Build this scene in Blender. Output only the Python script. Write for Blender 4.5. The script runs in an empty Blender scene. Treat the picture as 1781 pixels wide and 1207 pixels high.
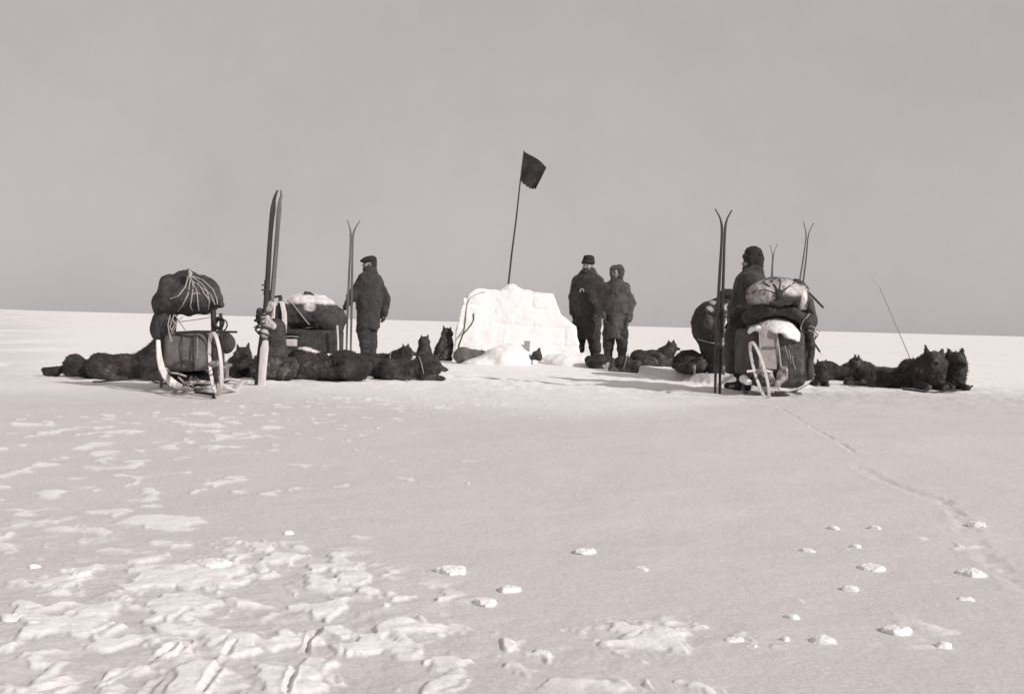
import bpy, math, random
import numpy as np
from mathutils import Vector, Matrix, Euler
random.seed(4)
PI = math.pi
R = math.radians
scene = bpy.context.scene
COL = scene.collection

# ------------------------------------------------------------------ camera
W0, H0, F = 1781.0, 1207.0, 2150.0
CAMH = 0.75
PITCH = math.atan((603.5 - 562.0) / F)
ROLL = R(1.5)
cam_d = bpy.data.cameras.new("camera")
cam_d.lens = 36.0 * F / W0
cam_d.sensor_width = 36.0
cam_d.clip_end = 20000.0
cam_d.clip_start = 0.05
cam = bpy.data.objects.new("camera", cam_d)
COL.objects.link(cam)
MC = Matrix.Rotation(PI / 2 - PITCH, 4, 'X') @ Matrix.Rotation(ROLL, 4, 'Z')
MC = Matrix.Translation((0, 0, CAMH)) @ MC
cam.matrix_world = MC
scene.camera = cam

# ------------------------------------------------------------------ world, sun, exposure
SUN_EL, SUN_AZ = R(30), R(128)
world = bpy.data.worlds.new("World")
scene.world = world
world.use_nodes = True
wn, wl = world.node_tree.nodes, world.node_tree.links
wn.clear()
w_out = wn.new('ShaderNodeOutputWorld')
w_bg = wn.new('ShaderNodeBackground')
w_sky = wn.new('ShaderNodeTexSky')
w_sky.sky_type = 'NISHITA'
w_sky.sun_disc = False
w_sky.sun_elevation = SUN_EL
w_sky.sun_rotation = SUN_AZ
w_bw = wn.new('ShaderNodeRGBToBW')          # the orthochromatic plate sees the sky as even grey
w_pw = wn.new('ShaderNodeMath'); w_pw.operation = 'POWER'; w_pw.inputs[1].default_value = 0.16
w_ml = wn.new('ShaderNodeMath'); w_ml.operation = 'MULTIPLY'; w_ml.inputs[1].default_value = 4.0
w_tc = wn.new('ShaderNodeTexCoord')
w_nz = wn.new('ShaderNodeTexNoise'); w_nz.inputs['Scale'].default_value = 5.0; w_nz.inputs['Detail'].default_value = 12; w_nz.inputs['Roughness'].default_value = .72
w_mp = wn.new('ShaderNodeMapRange'); w_mp.inputs['To Min'].default_value = 0.84; w_mp.inputs['To Max'].default_value = 1.12
w_m2 = wn.new('ShaderNodeMath'); w_m2.operation = 'MULTIPLY'
w_cc = wn.new('ShaderNodeMix'); w_cc.data_type = 'RGBA'; w_cc.blend_type = 'MULTIPLY'; w_cc.inputs[0].default_value = 1.0
w_cc.inputs[7].default_value = (1.0, 0.935, 0.93, 1)
wl.new(w_sky.outputs[0], w_bw.inputs[0]); wl.new(w_bw.outputs[0], w_pw.inputs[0]); wl.new(w_pw.outputs[0], w_ml.inputs[0])
wl.new(w_tc.outputs['Generated'], w_nz.inputs['Vector']); wl.new(w_nz.outputs[0], w_mp.inputs['Value'])
wl.new(w_ml.outputs[0], w_m2.inputs[0]); wl.new(w_mp.outputs[0], w_m2.inputs[1])
wl.new(w_m2.outputs[0], w_cc.inputs[6]); wl.new(w_cc.outputs[2], w_bg.inputs['Color'])
w_bg.inputs['Strength'].default_value = 0.10
wl.new(w_bg.outputs[0], w_out.inputs[0])
sun_d = bpy.data.lights.new("sun", 'SUN')
sun_d.energy = 3.35
sun_d.angle = R(0.6)
sun_d.color = (1.0, 0.965, 0.94)
sun = bpy.data.objects.new("sun", sun_d)
COL.objects.link(sun)
sdir = Vector((math.cos(SUN_EL) * math.sin(SUN_AZ), math.cos(SUN_EL) * math.cos(SUN_AZ), math.sin(SUN_EL)))
sun.rotation_euler = sdir.to_track_quat('Z', 'Y').to_euler()
sun.location = sdir * 50
scene.view_settings.view_transform = 'Standard'
scene.view_settings.look = 'None'
scene.view_settings.exposure = 0.0
scene.view_settings.gamma = 1.0

# ------------------------------------------------------------------ numpy noise
def _h(ix, iy, iz, s):
    n = (ix * 374761393 + iy * 668265263 + iz * 2147483647 + s * 1274126177) & 0xFFFFFFFF
    n = ((n ^ (n >> 13)) * 1274126177) & 0xFFFFFFFF
    return ((n ^ (n >> 16)) & 0xFFFF) / 65535.0
def vnoise(p, s=0):
    p = np.asarray(p, dtype=np.float64)
    if p.shape[-1] == 2:
        p = np.concatenate([p, np.zeros(p.shape[:-1] + (1,))], -1)
    i = np.floor(p).astype(np.int64); f = p - i
    u = f * f * (3 - 2 * f)
    r = 0
    for a in (0, 1):
        for b in (0, 1):
            for c in (0, 1):
                w = (u[..., 0] if a else 1 - u[..., 0]) * (u[..., 1] if b else 1 - u[..., 1]) * (u[..., 2] if c else 1 - u[..., 2])
                r = r + w * _h(i[..., 0] + a, i[..., 1] + b, i[..., 2] + c, s)
    return r
def fbm(p, octv=4, s=0):
    p = np.asarray(p, dtype=np.float64)
    r, a, t = 0, 1.0, 0
    for k in range(octv):
        r = r + a * vnoise(p * (2.03 ** k) + 7.3 * k, s + k); t += a; a *= .5
    return r / t
def sstep(a, b, x):
    t = np.clip((x - a) / (b - a), 0, 1)
    return t * t * (3 - 2 * t)

# ------------------------------------------------------------------ pixel (of the photograph) <-> place helpers
def ray(px, py):
    d = Vector(((px - W0 / 2) / F, -(py - H0 / 2) / F, -1.0))
    return (MC.to_3x3() @ d)
def P(px, py, Y):
    d = ray(px, py)
    return MC.translation + d * (Y / d.y)
def macro(x, y):
    """large shape of the snow field (numpy friendly)"""
    z = 0.13 * np.exp(-(((x - 0.6) / 4.6) ** 2 + ((y - 21.3) / 2.6) ** 2))
    z = z + 0.05 * np.exp(-(((x + 2.9) / 2.5) ** 2 + ((y - 12.0) / 1.0) ** 2))
    # low step where snow was dug out, right of the cairn
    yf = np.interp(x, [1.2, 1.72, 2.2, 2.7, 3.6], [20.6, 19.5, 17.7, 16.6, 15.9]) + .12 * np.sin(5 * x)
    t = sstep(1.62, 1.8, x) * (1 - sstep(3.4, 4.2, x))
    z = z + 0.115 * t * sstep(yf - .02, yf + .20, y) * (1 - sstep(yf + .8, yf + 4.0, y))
    # far swells
    z = z + 0.9 * sstep(0, 1, (y - 60) / 300) * sstep(-0.30, -0.46, x / np.maximum(y, 1.0)) * np.minimum(y, 600) / 420.
    z = z - 0.25 * np.exp(-(((x - 6) / 12.0) ** 2 + ((y - 75) / 25.0) ** 2))
    z = z + 0.05 * (fbm(np.stack([x / 9.0, y / 9.0], -1), 2, 31) - .5) * sstep(4, 12, y)
    return z
def G(x, y):
    return float(macro(np.array([float(x)]), np.array([float(y)]))[0])
def GP(px, py):
    d = ray(px, py); z = 0.0
    for k in range(12):
        t = (z - CAMH) / d.z
        q = MC.translation + d * t
        z = 0.5 * z + 0.5 * G(q.x, q.y)
    t = (z - CAMH) / d.z
    q = MC.translation + d * t
    return Vector((q.x, q.y, G(q.x, q.y)))

# ------------------------------------------------------------------ materials
TINT = (1.0, 0.925, 0.905)
MATS = {}
def base_mat(name):
    m = bpy.data.materials.new(name); m.use_nodes = True
    return m, m.node_tree.nodes, m.node_tree.links, m.node_tree.nodes['Principled BSDF']
def mat(name, g1, g2=None, scale=20.0, rough=0.85, bump=0.3, bscale=None, stretch=(1, 1, 1), dist=0.01, tint=TINT, sheen=0.0):
    if name in MATS: return MATS[name]
    m, n, l, b = base_mat(name)
    g2 = g1 if g2 is None else g2
    tc = n.new('ShaderNodeTexCoord'); mp = n.new('ShaderNodeMapping'); mp.inputs['Scale'].default_value = stretch
    l.new(tc.outputs['Object'], mp.inputs[0])
    nz = n.new('ShaderNodeTexNoise'); nz.inputs['Scale'].default_value = scale; nz.inputs['Detail'].default_value = 6; nz.inputs['Roughness'].default_value = 0.65
    l.new(mp.outputs[0], nz.inputs['Vector'])
    cr = n.new('ShaderNodeValToRGB')
    cr.color_ramp.elements[0].position = 0.35; cr.color_ramp.elements[1].position = 0.65
    cr.color_ramp.elements[0].color = (g1 * tint[0], g1 * tint[1], g1 * tint[2], 1)
    cr.color_ramp.elements[1].color = (g2 * tint[0], g2 * tint[1], g2 * tint[2], 1)
    l.new(nz.outputs[0], cr.inputs[0]); l.new(cr.outputs[0], b.inputs['Base Color'])
    nb = n.new('ShaderNodeTexNoise'); nb.inputs['Scale'].default_value = bscale or scale * 2.5; nb.inputs['Detail'].default_value = 4
    l.new(mp.outputs[0], nb.inputs['Vector'])
    bp = n.new('ShaderNodeBump'); bp.inputs['Strength'].default_value = bump; bp.inputs['Distance'].default_value = dist
    l.new(nb.outputs[0], bp.inputs['Height']); l.new(bp.outputs[0], b.inputs['Normal'])
    b.inputs['Roughness'].default_value = rough
    b.inputs['Specular IOR Level'].default_value = 0.25
    if sheen:
        b.inputs['Sheen Weight'].default_value = sheen; b.inputs['Sheen Roughness'].default_value = .6
    MATS[name] = m
    return m
ST = (1.0, 0.975, 0.965)
M_dark = mat("dark_tarpaulin", .034, .075, 9, .8, .5, 26, dist=.02)
M_mid = mat("weathered_canvas", .09, .17, 8, .85, .5, 30, dist=.02)
M_pale = mat("pale_canvas", .42, .66, 6, .85, .6, 18, dist=.03)
M_white = mat("snow_whitened_canvas", .72, .88, 6, .9, .4, 20, dist=.02, tint=ST)
M_wool = mat("dark_wool", .024, .056, 14, .95, .5, 60, dist=.01, sheen=.1)
M_anorak = mat("windproof_cloth", .050, .105, 10, .85, .6, 28, dist=.02)
M_trouser = mat("trouser_cloth", .026, .058, 12, .9, .6, 34, dist=.02)
M_boot = mat("fur_boot", .03, .08, 30, .95, .8, 80, dist=.02)
M_furhat = mat("fur_cap", .022, .055, 30, .95, .9, 90, dist=.02)
M_skin = mat("weathered_skin", .26, .36, 20, .6, .2, 60, dist=.003)
M_beard = mat("beard_hair", .05, .09, 60, .9, .8, 120)
M_glove = mat("leather_glove", .05, .09, 20, .7, .4, 50, dist=.004)
M_eye = mat("dark_eye", .01, .012, 10, .25, 0)
M_wood_d = mat("dark_ski_wood", .030, .055, 4, .55, .2, 20, (6, 6, .7), dist=.004)
M_wood_k = mat("stained_ski_wood", .09, .17, 4, .55, .2, 20, (6, 6, .7), dist=.004)
M_wood_l = mat("pale_ash_wood", .55, .75, 4, .6, .25, 20, (6, 6, .7), dist=.004)
M_wood_m = mat("worn_sledge_wood", .16, .30, 5, .7, .3, 20, (1, 1, 1), dist=.005)
M_rope = mat("hemp_rope", .28, .44, 60, .9, .5, 120, dist=.004)
M_rope_d = mat("tarred_rope", .035, .06, 60, .9, .5, 120, dist=.004)
M_metal = mat("dull_steel", .30, .42, 30, .35, .1, 60, dist=.002)
M_strap = mat("leather_strap", .05, .08, 30, .6, .3, 60, dist=.004)
M_strap_p = mat("pale_harness_webbing", .22, .36, 30, .8, .3, 60, dist=.004)
M_flag = mat("dark_flag_cloth", .022, .045, 10, .9, .4, 60, dist=.006)
M_box = mat("packing_case_board", .10, .18, 5, .8, .3, 25, (1, 1, 6), dist=.006)

def fur_mat():
    m, n, l, b = base_mat("dog_fur")
    at = n.new('ShaderNodeAttribute'); at.attribute_name = 'coat'
    tc = n.new('ShaderNodeTexCoord')
    nz = n.new('ShaderNodeTexNoise'); nz.inputs['Scale'].default_value = 22; nz.inputs['Detail'].default_value = 7
    l.new(tc.outputs['Object'], nz.inputs['Vector'])
    ad = n.new('ShaderNodeMath'); ad.operation = 'ADD'
    sb = n.new('ShaderNodeMath'); sb.operation = 'MULTIPLY_ADD'; sb.inputs[1].default_value = .7; sb.inputs[2].default_value = -.35
    l.new(nz.outputs[0], sb.inputs[0]); l.new(sb.outputs[0], ad.inputs[0]); l.new(at.outputs['Fac'], ad.inputs[1])
    cr = n.new('ShaderNodeValToRGB')
    e = cr.color_ramp.elements
    e[0].position = 0.0; e[0].color = (.020, .0180, .0175, 1)
    e[1].position = 1.0; e[1].color = (.70, .67, .65, 1)
    k = e.new(.35); k.color = (.060, .053, .051, 1)
    k = e.new(.6); k.color = (.20, .18, .175, 1)
    l.new(ad.outputs[0], cr.inputs[0]); l.new(cr.outputs[0], b.inputs['Base Color'])
    b.inputs['Roughness'].default_value = .85; b.inputs['Specular IOR Level'].default_value = .15
    return m
M_fur = fur_mat()

def pale_lit_mat():
    m, n, l, b = base_mat("pale_lit_canvas")  # dark to pale canvas; also carries painted sunlit patches
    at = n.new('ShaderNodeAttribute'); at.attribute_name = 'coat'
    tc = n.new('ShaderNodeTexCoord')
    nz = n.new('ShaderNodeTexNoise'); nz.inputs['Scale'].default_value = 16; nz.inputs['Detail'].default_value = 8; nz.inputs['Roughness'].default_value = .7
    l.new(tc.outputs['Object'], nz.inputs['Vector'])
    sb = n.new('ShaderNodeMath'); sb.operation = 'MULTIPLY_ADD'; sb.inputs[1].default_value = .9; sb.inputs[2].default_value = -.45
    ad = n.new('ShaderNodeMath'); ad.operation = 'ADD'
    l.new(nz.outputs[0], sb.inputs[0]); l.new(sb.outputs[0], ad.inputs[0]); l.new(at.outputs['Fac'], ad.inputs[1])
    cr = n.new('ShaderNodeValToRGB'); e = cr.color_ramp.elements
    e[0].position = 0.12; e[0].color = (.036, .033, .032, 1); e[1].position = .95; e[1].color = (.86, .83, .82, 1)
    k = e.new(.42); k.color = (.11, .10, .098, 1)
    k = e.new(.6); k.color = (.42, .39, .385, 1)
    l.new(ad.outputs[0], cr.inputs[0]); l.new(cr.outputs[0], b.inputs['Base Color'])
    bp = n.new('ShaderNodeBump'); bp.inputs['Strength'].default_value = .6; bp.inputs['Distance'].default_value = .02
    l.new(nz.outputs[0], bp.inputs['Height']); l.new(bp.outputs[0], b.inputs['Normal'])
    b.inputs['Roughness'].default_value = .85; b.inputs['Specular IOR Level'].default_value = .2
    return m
M_pale_lit = pale_lit_mat()
def pale_lit(spf, spots, base=.12, top=None):
    """pale canvas patches, with sunlit ones painted into the colour: photo ellipses (x, y, rx, ry, amount)"""
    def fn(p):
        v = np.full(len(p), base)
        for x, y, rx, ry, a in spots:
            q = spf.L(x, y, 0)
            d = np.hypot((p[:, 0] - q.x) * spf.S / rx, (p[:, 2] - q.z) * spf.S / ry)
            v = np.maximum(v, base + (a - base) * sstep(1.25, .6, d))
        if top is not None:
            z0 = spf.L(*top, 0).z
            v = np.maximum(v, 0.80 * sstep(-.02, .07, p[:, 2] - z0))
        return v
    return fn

def snow_mat(name, attr=True):
    m, n, l, b = base_mat(name)
    tc = n.new('ShaderNodeTexCoord')
    n1 = n.new('ShaderNodeTexNoise'); n1.inputs['Scale'].default_value = 2.2; n1.inputs['Detail'].default_value = 9; n1.inputs['Roughness'].default_value = .7
    n2 = n.new('ShaderNodeTexNoise'); n2.inputs['Scale'].default_value = 70; n2.inputs['Detail'].default_value = 8; n2.inputs['Roughness'].default_value = .9
    n3 = n.new('ShaderNodeTexNoise'); n3.inputs['Scale'].default_value = 14; n3.inputs['Detail'].default_value = 8; n3.inputs['Roughness'].default_value = .7
    for q in (n1, n2, n3): l.new(tc.outputs['Object'], q.inputs['Vector'])
    mix = n.new('ShaderNodeMix'); mix.data_type = 'RGBA'
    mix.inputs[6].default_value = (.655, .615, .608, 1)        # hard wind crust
    mix.inputs[7].default_value = (.92, .895, .885, 1)         # fresh snow
    if attr:
        at = n.new('ShaderNodeAttribute'); at.attribute_name = 'fresh'
        a = n.new('ShaderNodeMath'); a.operation = 'MULTIPLY_ADD'; a.inputs[1].default_value = .30
        l.new(n1.outputs[0], a.inputs[0])
        s = n.new('ShaderNodeMath'); s.operation = 'SUBTRACT'; s.inputs[1].default_value = .15
        l.new(at.outputs['Fac'], s.inputs[0]); l.new(s.outputs[0], a.inputs[2])
        a.use_clamp = True
        l.new(a.outputs[0], mix.inputs[0])
    else:
        mix.inputs[0].default_value = 1.0
        mix.inputs[7].default_value = (.86, .835, .825, 1)
    gr = n.new('ShaderNodeMapRange'); gr.inputs['From Min'].default_value = .3; gr.inputs['From Max'].default_value = .7
    gr.inputs['To Min'].default_value = .76; gr.inputs['To Max'].default_value = 1.20
    l.new(n2.outputs[0], gr.inputs['Value'])
    mu = n.new('ShaderNodeMix'); mu.data_type = 'RGBA'; mu.blend_type = 'MULTIPLY'; mu.inputs[0].default_value = 1 if attr else .4
    l.new(mix.outputs[2], mu.inputs[6]); l.new(gr.outputs[0], mu.inputs[7])
    l.new(mu.outputs[2], b.inputs['Base Color'])
    b1 = n.new('ShaderNodeBump'); b1.inputs['Strength'].default_value = .35; b1.inputs['Distance'].default_value = .02
    l.new(n3.outputs[0], b1.inputs['Height'])
    b2 = n.new('ShaderNodeBump'); b2.inputs['Strength'].default_value = .35; b2.inputs['Distance'].default_value = .003
    l.new(n2.outputs[0], b2.inputs['Height']); l.new(b1.outputs[0], b2.inputs['Normal'])
    l.new(b2.outputs[0], b.inputs['Normal'])
    b.inputs['Roughness'].default_value = .75
    b.inputs['Specular IOR Level'].default_value = .2
    return m
M_snow_g = snow_mat("wind_crusted_snow", True)
M_snow = snow_mat("packed_white_snow", False)

# ------------------------------------------------------------------ object helpers
def mesh_obj(name, V, Fc, m, parent=None, smooth=True, attr=None):
    me = bpy.data.meshes.new(name)
    if isinstance(Fc, np.ndarray):
        k = Fc.shape[1]
        me.vertices.add(len(V)); me.vertices.foreach_set('co', np.asarray(V, dtype=np.float32).ravel())
        me.loops.add(Fc.size); me.loops.foreach_set('vertex_index', Fc.astype(np.int32).ravel())
        me.polygons.add(len(Fc))
        me.polygons.foreach_set('loop_start', np.arange(0, Fc.size, k, dtype=np.int32))
        me.update(calc_edges=True); me.validate()
    else:
        me.from_pydata([tuple(v) for v in V], [], [tuple(f) for f in Fc]); me.update()
    if smooth:
        me.polygons.foreach_set('use_smooth', np.ones(len(me.polygons), dtype=bool))
    if attr:
        for an, av in attr.items():
            a = me.attributes.new(an, 'FLOAT', 'POINT'); a.data.foreach_set('value', np.asarray(av, dtype=np.float32))
    me.materials.append(m)
    o = bpy.data.objects.new(name, me)
    COL.objects.link(o)
    if parent is not None: o.parent = parent
    return o
def tag(o, label, cat, group=None):
    o['label'] = label; o['category'] = cat
    if group: o['group'] = group
    return o
def thing(name, label, cat, loc=(0, 0, 0), rz=0.0, group=None, scale=1.0):
    o = bpy.data.objects.new(name, None); COL.objects.link(o)
    o.empty_display_size = .1
    o.location = loc; o.rotation_euler = (0, 0, rz); o.scale = (scale,) * 3
    return tag(o, label, cat, group)

class MB:
    """collects verts and faces of several shapes for ONE mesh"""
    def __init__(s): s.V = []; s.F = []
    def add(s, V, Fc):
        o = len(s.V); s.V += [tuple(v) for v in V]; s.F += [tuple(i + o for i in f) for f in Fc]; return s
    def tube(s, pts, r, seg=8, sx=1.0, close=False):
        pts = [Vector(p) for p in pts]; n = len(pts)
        rr = r if hasattr(r, '__len__') else [r] * n
        V = []; up = None
        for i in range(n):
            if close: t = pts[(i + 1) % n] - pts[i - 1]
            else: t = pts[min(i + 1, n - 1)] - pts[max(i - 1, 0)]
            t.normalize()
            if up is None:
                up = Vector((0, 0, 1)) if abs(t.z) < .9 else Vector((1, 0, 0))
            a = t.cross(up).normalized(); b = a.cross(t).normalized(); up = b
            for k in range(seg):
                w = 2 * PI * k / seg
                V.append(pts[i] + a * math.cos(w) * rr[i] * sx + b * math.sin(w) * rr[i])
        Fc = []
        for i in range(n if close else n - 1):
            j = (i + 1) % n
            for k in range(seg):
                k2 = (k + 1) % seg
                Fc.append((i * seg + k, i * seg + k2, j * seg + k2, j * seg + k))
        if not close:
            Fc.append(tuple(range(seg))[::-1]); Fc.append(tuple((n - 1) * seg + k for k in range(seg)))
        return s.add(V, Fc)
    def ribbon(s, pts, wdir, w, tdir, t):
        """flat board swept along pts; wdir = width direction, tdir = thickness direction (lists or single)"""
        pts = [Vector(p) for p in pts]; n = len(pts); V = []
        for i, p in enumerate(pts):
            wd = (wdir[i] if isinstance(wdir, list) else wdir).normalized()
            td = (tdir[i] if isinstance(tdir, list) else tdir).normalized()
            ww = w[i] if isinstance(w, list) else w
            tt = t[i] if isinstance(t, list) else t
            c = .22
            for (u, v) in ((-1 + c, -1), (1 - c, -1), (1, -1 + c), (1, 1 - c), (1 - c, 1), (-1 + c, 1), (-1, 1 - c), (-1, -1 + c)):
                V.append(p + wd * u * ww / 2 + td * v * tt / 2)
        Fc = []
        for i in range(n - 1):
            for k in range(8):
                k2 = (k + 1) % 8
                Fc.append((i * 8 + k, i * 8 + k2, (i + 1) * 8 + k2, (i + 1) * 8 + k))
        Fc.append(tuple(range(8))[::-1]); Fc.append(tuple((n - 1) * 8 + k for k in range(8)))
        return s.add(V, Fc)
    def build(s, name, m, parent=None, smooth=True):
        o = mesh_obj(name, s.V, s.F, m, parent, smooth)
        me = o.data
        import bmesh
        bm = bmesh.new(); bm.from_mesh(me); bmesh.ops.recalc_face_normals(bm, faces=bm.faces); bm.to_mesh(me); bm.free()
        if smooth and hasattr(me, 'set_sharp_from_angle'):
            me.set_sharp_from_angle(angle=R(50))
        return o

# ------------------------------------------------------------------ signed-distance sculpting (one continuous surface each)
class S:
    def __init__(s, k=.03): s.ops = []; s.k = k; s.lo = np.full(3, 1e9); s.hi = np.full(3, -1e9)
    def _b(s, c, r):
        c = np.array(c, float); s.lo = np.minimum(s.lo, c - r); s.hi = np.maximum(s.hi, c + r)
    def rc(s, a, b, ra, rb=None, sc=(1, 1, 1), k=None, sub=False):
        rb = ra if rb is None else rb
        a = np.array(a, float); b = np.array(b, float); sc = np.array(sc, float)
        if not sub: s._b(a, ra * max(sc) * 1.1); s._b(b, rb * max(sc) * 1.1)
        def f(p):
            q = (p - a) / sc; d = (b - a) / sc
            h = np.clip(q @ d / max(d @ d, 1e-9), 0, 1)
            return (np.linalg.norm(q - h[:, None] * d, axis=1) - (ra + (rb - ra) * h)) * min(sc)
        s.ops.append((f, s.k if k is None else k, sub)); return s
    def el(s, c, r, rot=(0, 0, 0), k=None, sub=False):
        c = np.array(c, float); r = np.array(r, float)
        M = np.array(Euler([R(v) for v in rot]).to_matrix())
        if not sub: s._b(c, max(r))
        def f(p):
            q = (p - c) @ M
            k0 = np.linalg.norm(q / r, axis=1); k1 = np.linalg.norm(q / (r * r), axis=1)
            return k0 * (k0 - 1) / np.maximum(k1, 1e-6)
        s.ops.append((f, s.k if k is None else k, sub)); return s
    def bx(s, c, h, rr=.02, rot=(0, 0, 0), k=None, sub=False):
        c = np.array(c, float); h = np.array(h, float)
        M = np.array(Euler([R(v) for v in rot]).to_matrix())
        if not sub: s._b(c, np.linalg.norm(h))
        def f(p):
            q = np.abs((p - c) @ M) - (h - rr)
            return np.linalg.norm(np.maximum(q, 0), axis=1) + np.minimum(q.max(1), 0) - rr
        s.ops.append((f, s.k if k is None else k, sub)); return s
    def __call__(s, p):
        d = None
        for f, k, sub in s.ops:
            e = f(p)
            if d is None: d = e
            elif sub:
                h = np.maximum(k - np.abs(d + e), 0) / max(k, 1e-6); d = np.maximum(d, -e) + h * h * k / 4
            else:
                h = np.maximum(k - np.abs(d - e), 0) / max(k, 1e-6); d = np.minimum(d, e) - h * h * k / 4
        return d

def snets(f, lo, hi, h):
    lo = np.array(lo, float); hi = np.array(hi, float)
    n = np.ceil((hi - lo) / h).astype(int) + 2
    ax = [lo[i] + np.arange(n[i]) * h for i in range(3)]
    V = np.empty(tuple(n))
    for i0 in range(0, n[0], 16):
        g = np.stack(np.meshgrid(ax[0][i0:i0 + 16], ax[1], ax[2], indexing='ij'), -1)
        V[i0:i0 + 16] = f(g.reshape(-1, 3)).reshape(g.shape[:3])
    V[0] = V[-1] = 1; V[:, 0] = V[:, -1] = 1; V[:, :, 0] = V[:, :, -1] = 1
    In = V < 0
    cs = tuple(n - 1)
    acc = np.zeros(cs + (3,)); cnt = np.zeros(cs)
    for a in range(3):
        b, c = (a + 1) % 3, (a + 2) % 3
        for ob in (0, 1):
            for oc in (0, 1):
                s0 = [slice(0, n[q] - 1) for q in range(3)]; s1 = list(s0)
                for q, o in ((b, ob), (c, oc)):
                    s0[q] = slice(o, n[q] - 1 + o); s1[q] = s0[q]
                s1[a] = slice(1, n[a])
                v0, v1 = V[tuple(s0)], V[tuple(s1)]
                cr = (In[tuple(s0)] != In[tuple(s1)])
                t = np.where(cr, v0 / np.where(cr, v0 - v1, 1), 0)
                acc[..., a] += t; acc[..., b] += ob * cr; acc[..., c] += oc * cr; cnt += cr
    act = cnt > 0
    idx = np.full(cs, -1, dtype=np.int64); idx[act] = np.arange(act.sum())
    ii = np.argwhere(act)
    verts = lo + (ii + acc[act] / cnt[act][:, None]) * h
    quads = []
    for a in range(3):
        b, c = (a + 1) % 3, (a + 2) % 3
        s0 = [None] * 3; s1 = [None] * 3
        s0[a] = slice(0, n[a] - 1); s1[a] = slice(1, n[a])
        for q in (b, c): s0[q] = slice(1, n[q] - 1); s1[q] = s0[q]
        A, B = In[tuple(s0)], In[tuple(s1)]
        e = np.argwhere(A != B)
        if not len(e): continue
        inside = A[tuple(e.T)]
        e = e.copy(); e[:, b] += 1; e[:, c] += 1
        def cell(db, dc):
            q = e.copy(); q[:, b] += db; q[:, c] += dc
            return idx[tuple(q.T)]
        Q = np.stack([cell(-1, -1), cell(0, -1), cell(0, 0), cell(-1, 0)], 1)
        Q[~inside] = Q[~inside][:, ::-1]
        quads.append(Q)
    Q = np.concatenate(quads)
    Q = Q[(Q >= 0).all(1)]
    return verts, Q
def vnormals(V, Q):
    fn = np.cross(V[Q[:, 2]] - V[Q[:, 0]], V[Q[:, 3]] - V[Q[:, 1]])
    N = np.zeros_like(V)
    for k in range(4): np.add.at(N, Q[:, k], fn)
    return N / np.maximum(np.linalg.norm(N, axis=1), 1e-9)[:, None]
def sculpt(name, f, m, parent, h=.012, wob=0.0, wscale=8.0, fine=0.0, fscale=40.0, cut=None, fold=0.0, fdir=(1, 1, .25), fsc=9.0, tufts=0, tlen=.035, tw=.006, flow=(0, 0, -1), coat=None, seed=0, lo=None, hi=None, keep=None):
    lo = (f.lo if lo is None else np.array(lo)) - 2 * h - wob - fold
    hi = (f.hi if hi is None else np.array(hi)) + 2 * h + wob + fold
    def g(p):
        d = f(p)
        if wob: d = d + wob * 2 * (fbm(p * wscale, 2, seed) - .5)
        if cut is not None: d = np.maximum(d, cut(p))
        return d
    V, Q = snets(g, lo, hi, h)
    N = vnormals(V, Q)
    if fold:
        w = fbm(V * fsc * np.array(fdir), 3, seed + 5)
        rid = 1 - np.abs(2 * w - 1) * 2.2
        V = V + N * (fold * rid)[:, None]
    if fine: V = V + N * (fine * 2 * (fbm(V * fscale, 2, seed + 9) - .5))[:, None]
    attr = None
    if coat is not None: cv = coat(V)
    if tufts:
        N = vnormals(V, Q)
        rng = np.random.default_rng(seed + 100)
        vi = rng.integers(0, len(V), tufts)
        p = V[vi]; nn = N[vi]
        fl = flow(p) if callable(flow) else np.tile(np.array(flow, float), (tufts, 1))
        d = nn * .55 + fl * .8 + rng.normal(0, .28, (tufts, 3))
        d /= np.linalg.norm(d, axis=1)[:, None]
        sd = np.cross(d, nn + 1e-3); sd /= np.maximum(np.linalg.norm(sd, axis=1), 1e-6)[:, None]
        L = tlen * rng.uniform(.5, 1.3, (tufts, 1))
        if callable(keep): L = L * keep(p)[:, None]
        a = p - nn * .006 - sd * tw; b = p - nn * .006 + sd * tw; c = p + d * L * .6 + sd * tw * .6; e = p + d * L + nn * L * -.1
        o = len(V)
        V = np.concatenate([V, a, b, c, e])
        i = np.arange(tufts)
        Q = np.concatenate([Q, np.stack([o + i, o + tufts + i, o + 2 * tufts + i, o + 3 * tufts + i], 1)])
        if coat is not None: cv = np.concatenate([cv] + [cv[vi]] * 4)
    if coat is not None: attr = {'coat': cv}
    return mesh_obj(name, V, Q, m, parent, True, attr)

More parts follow.
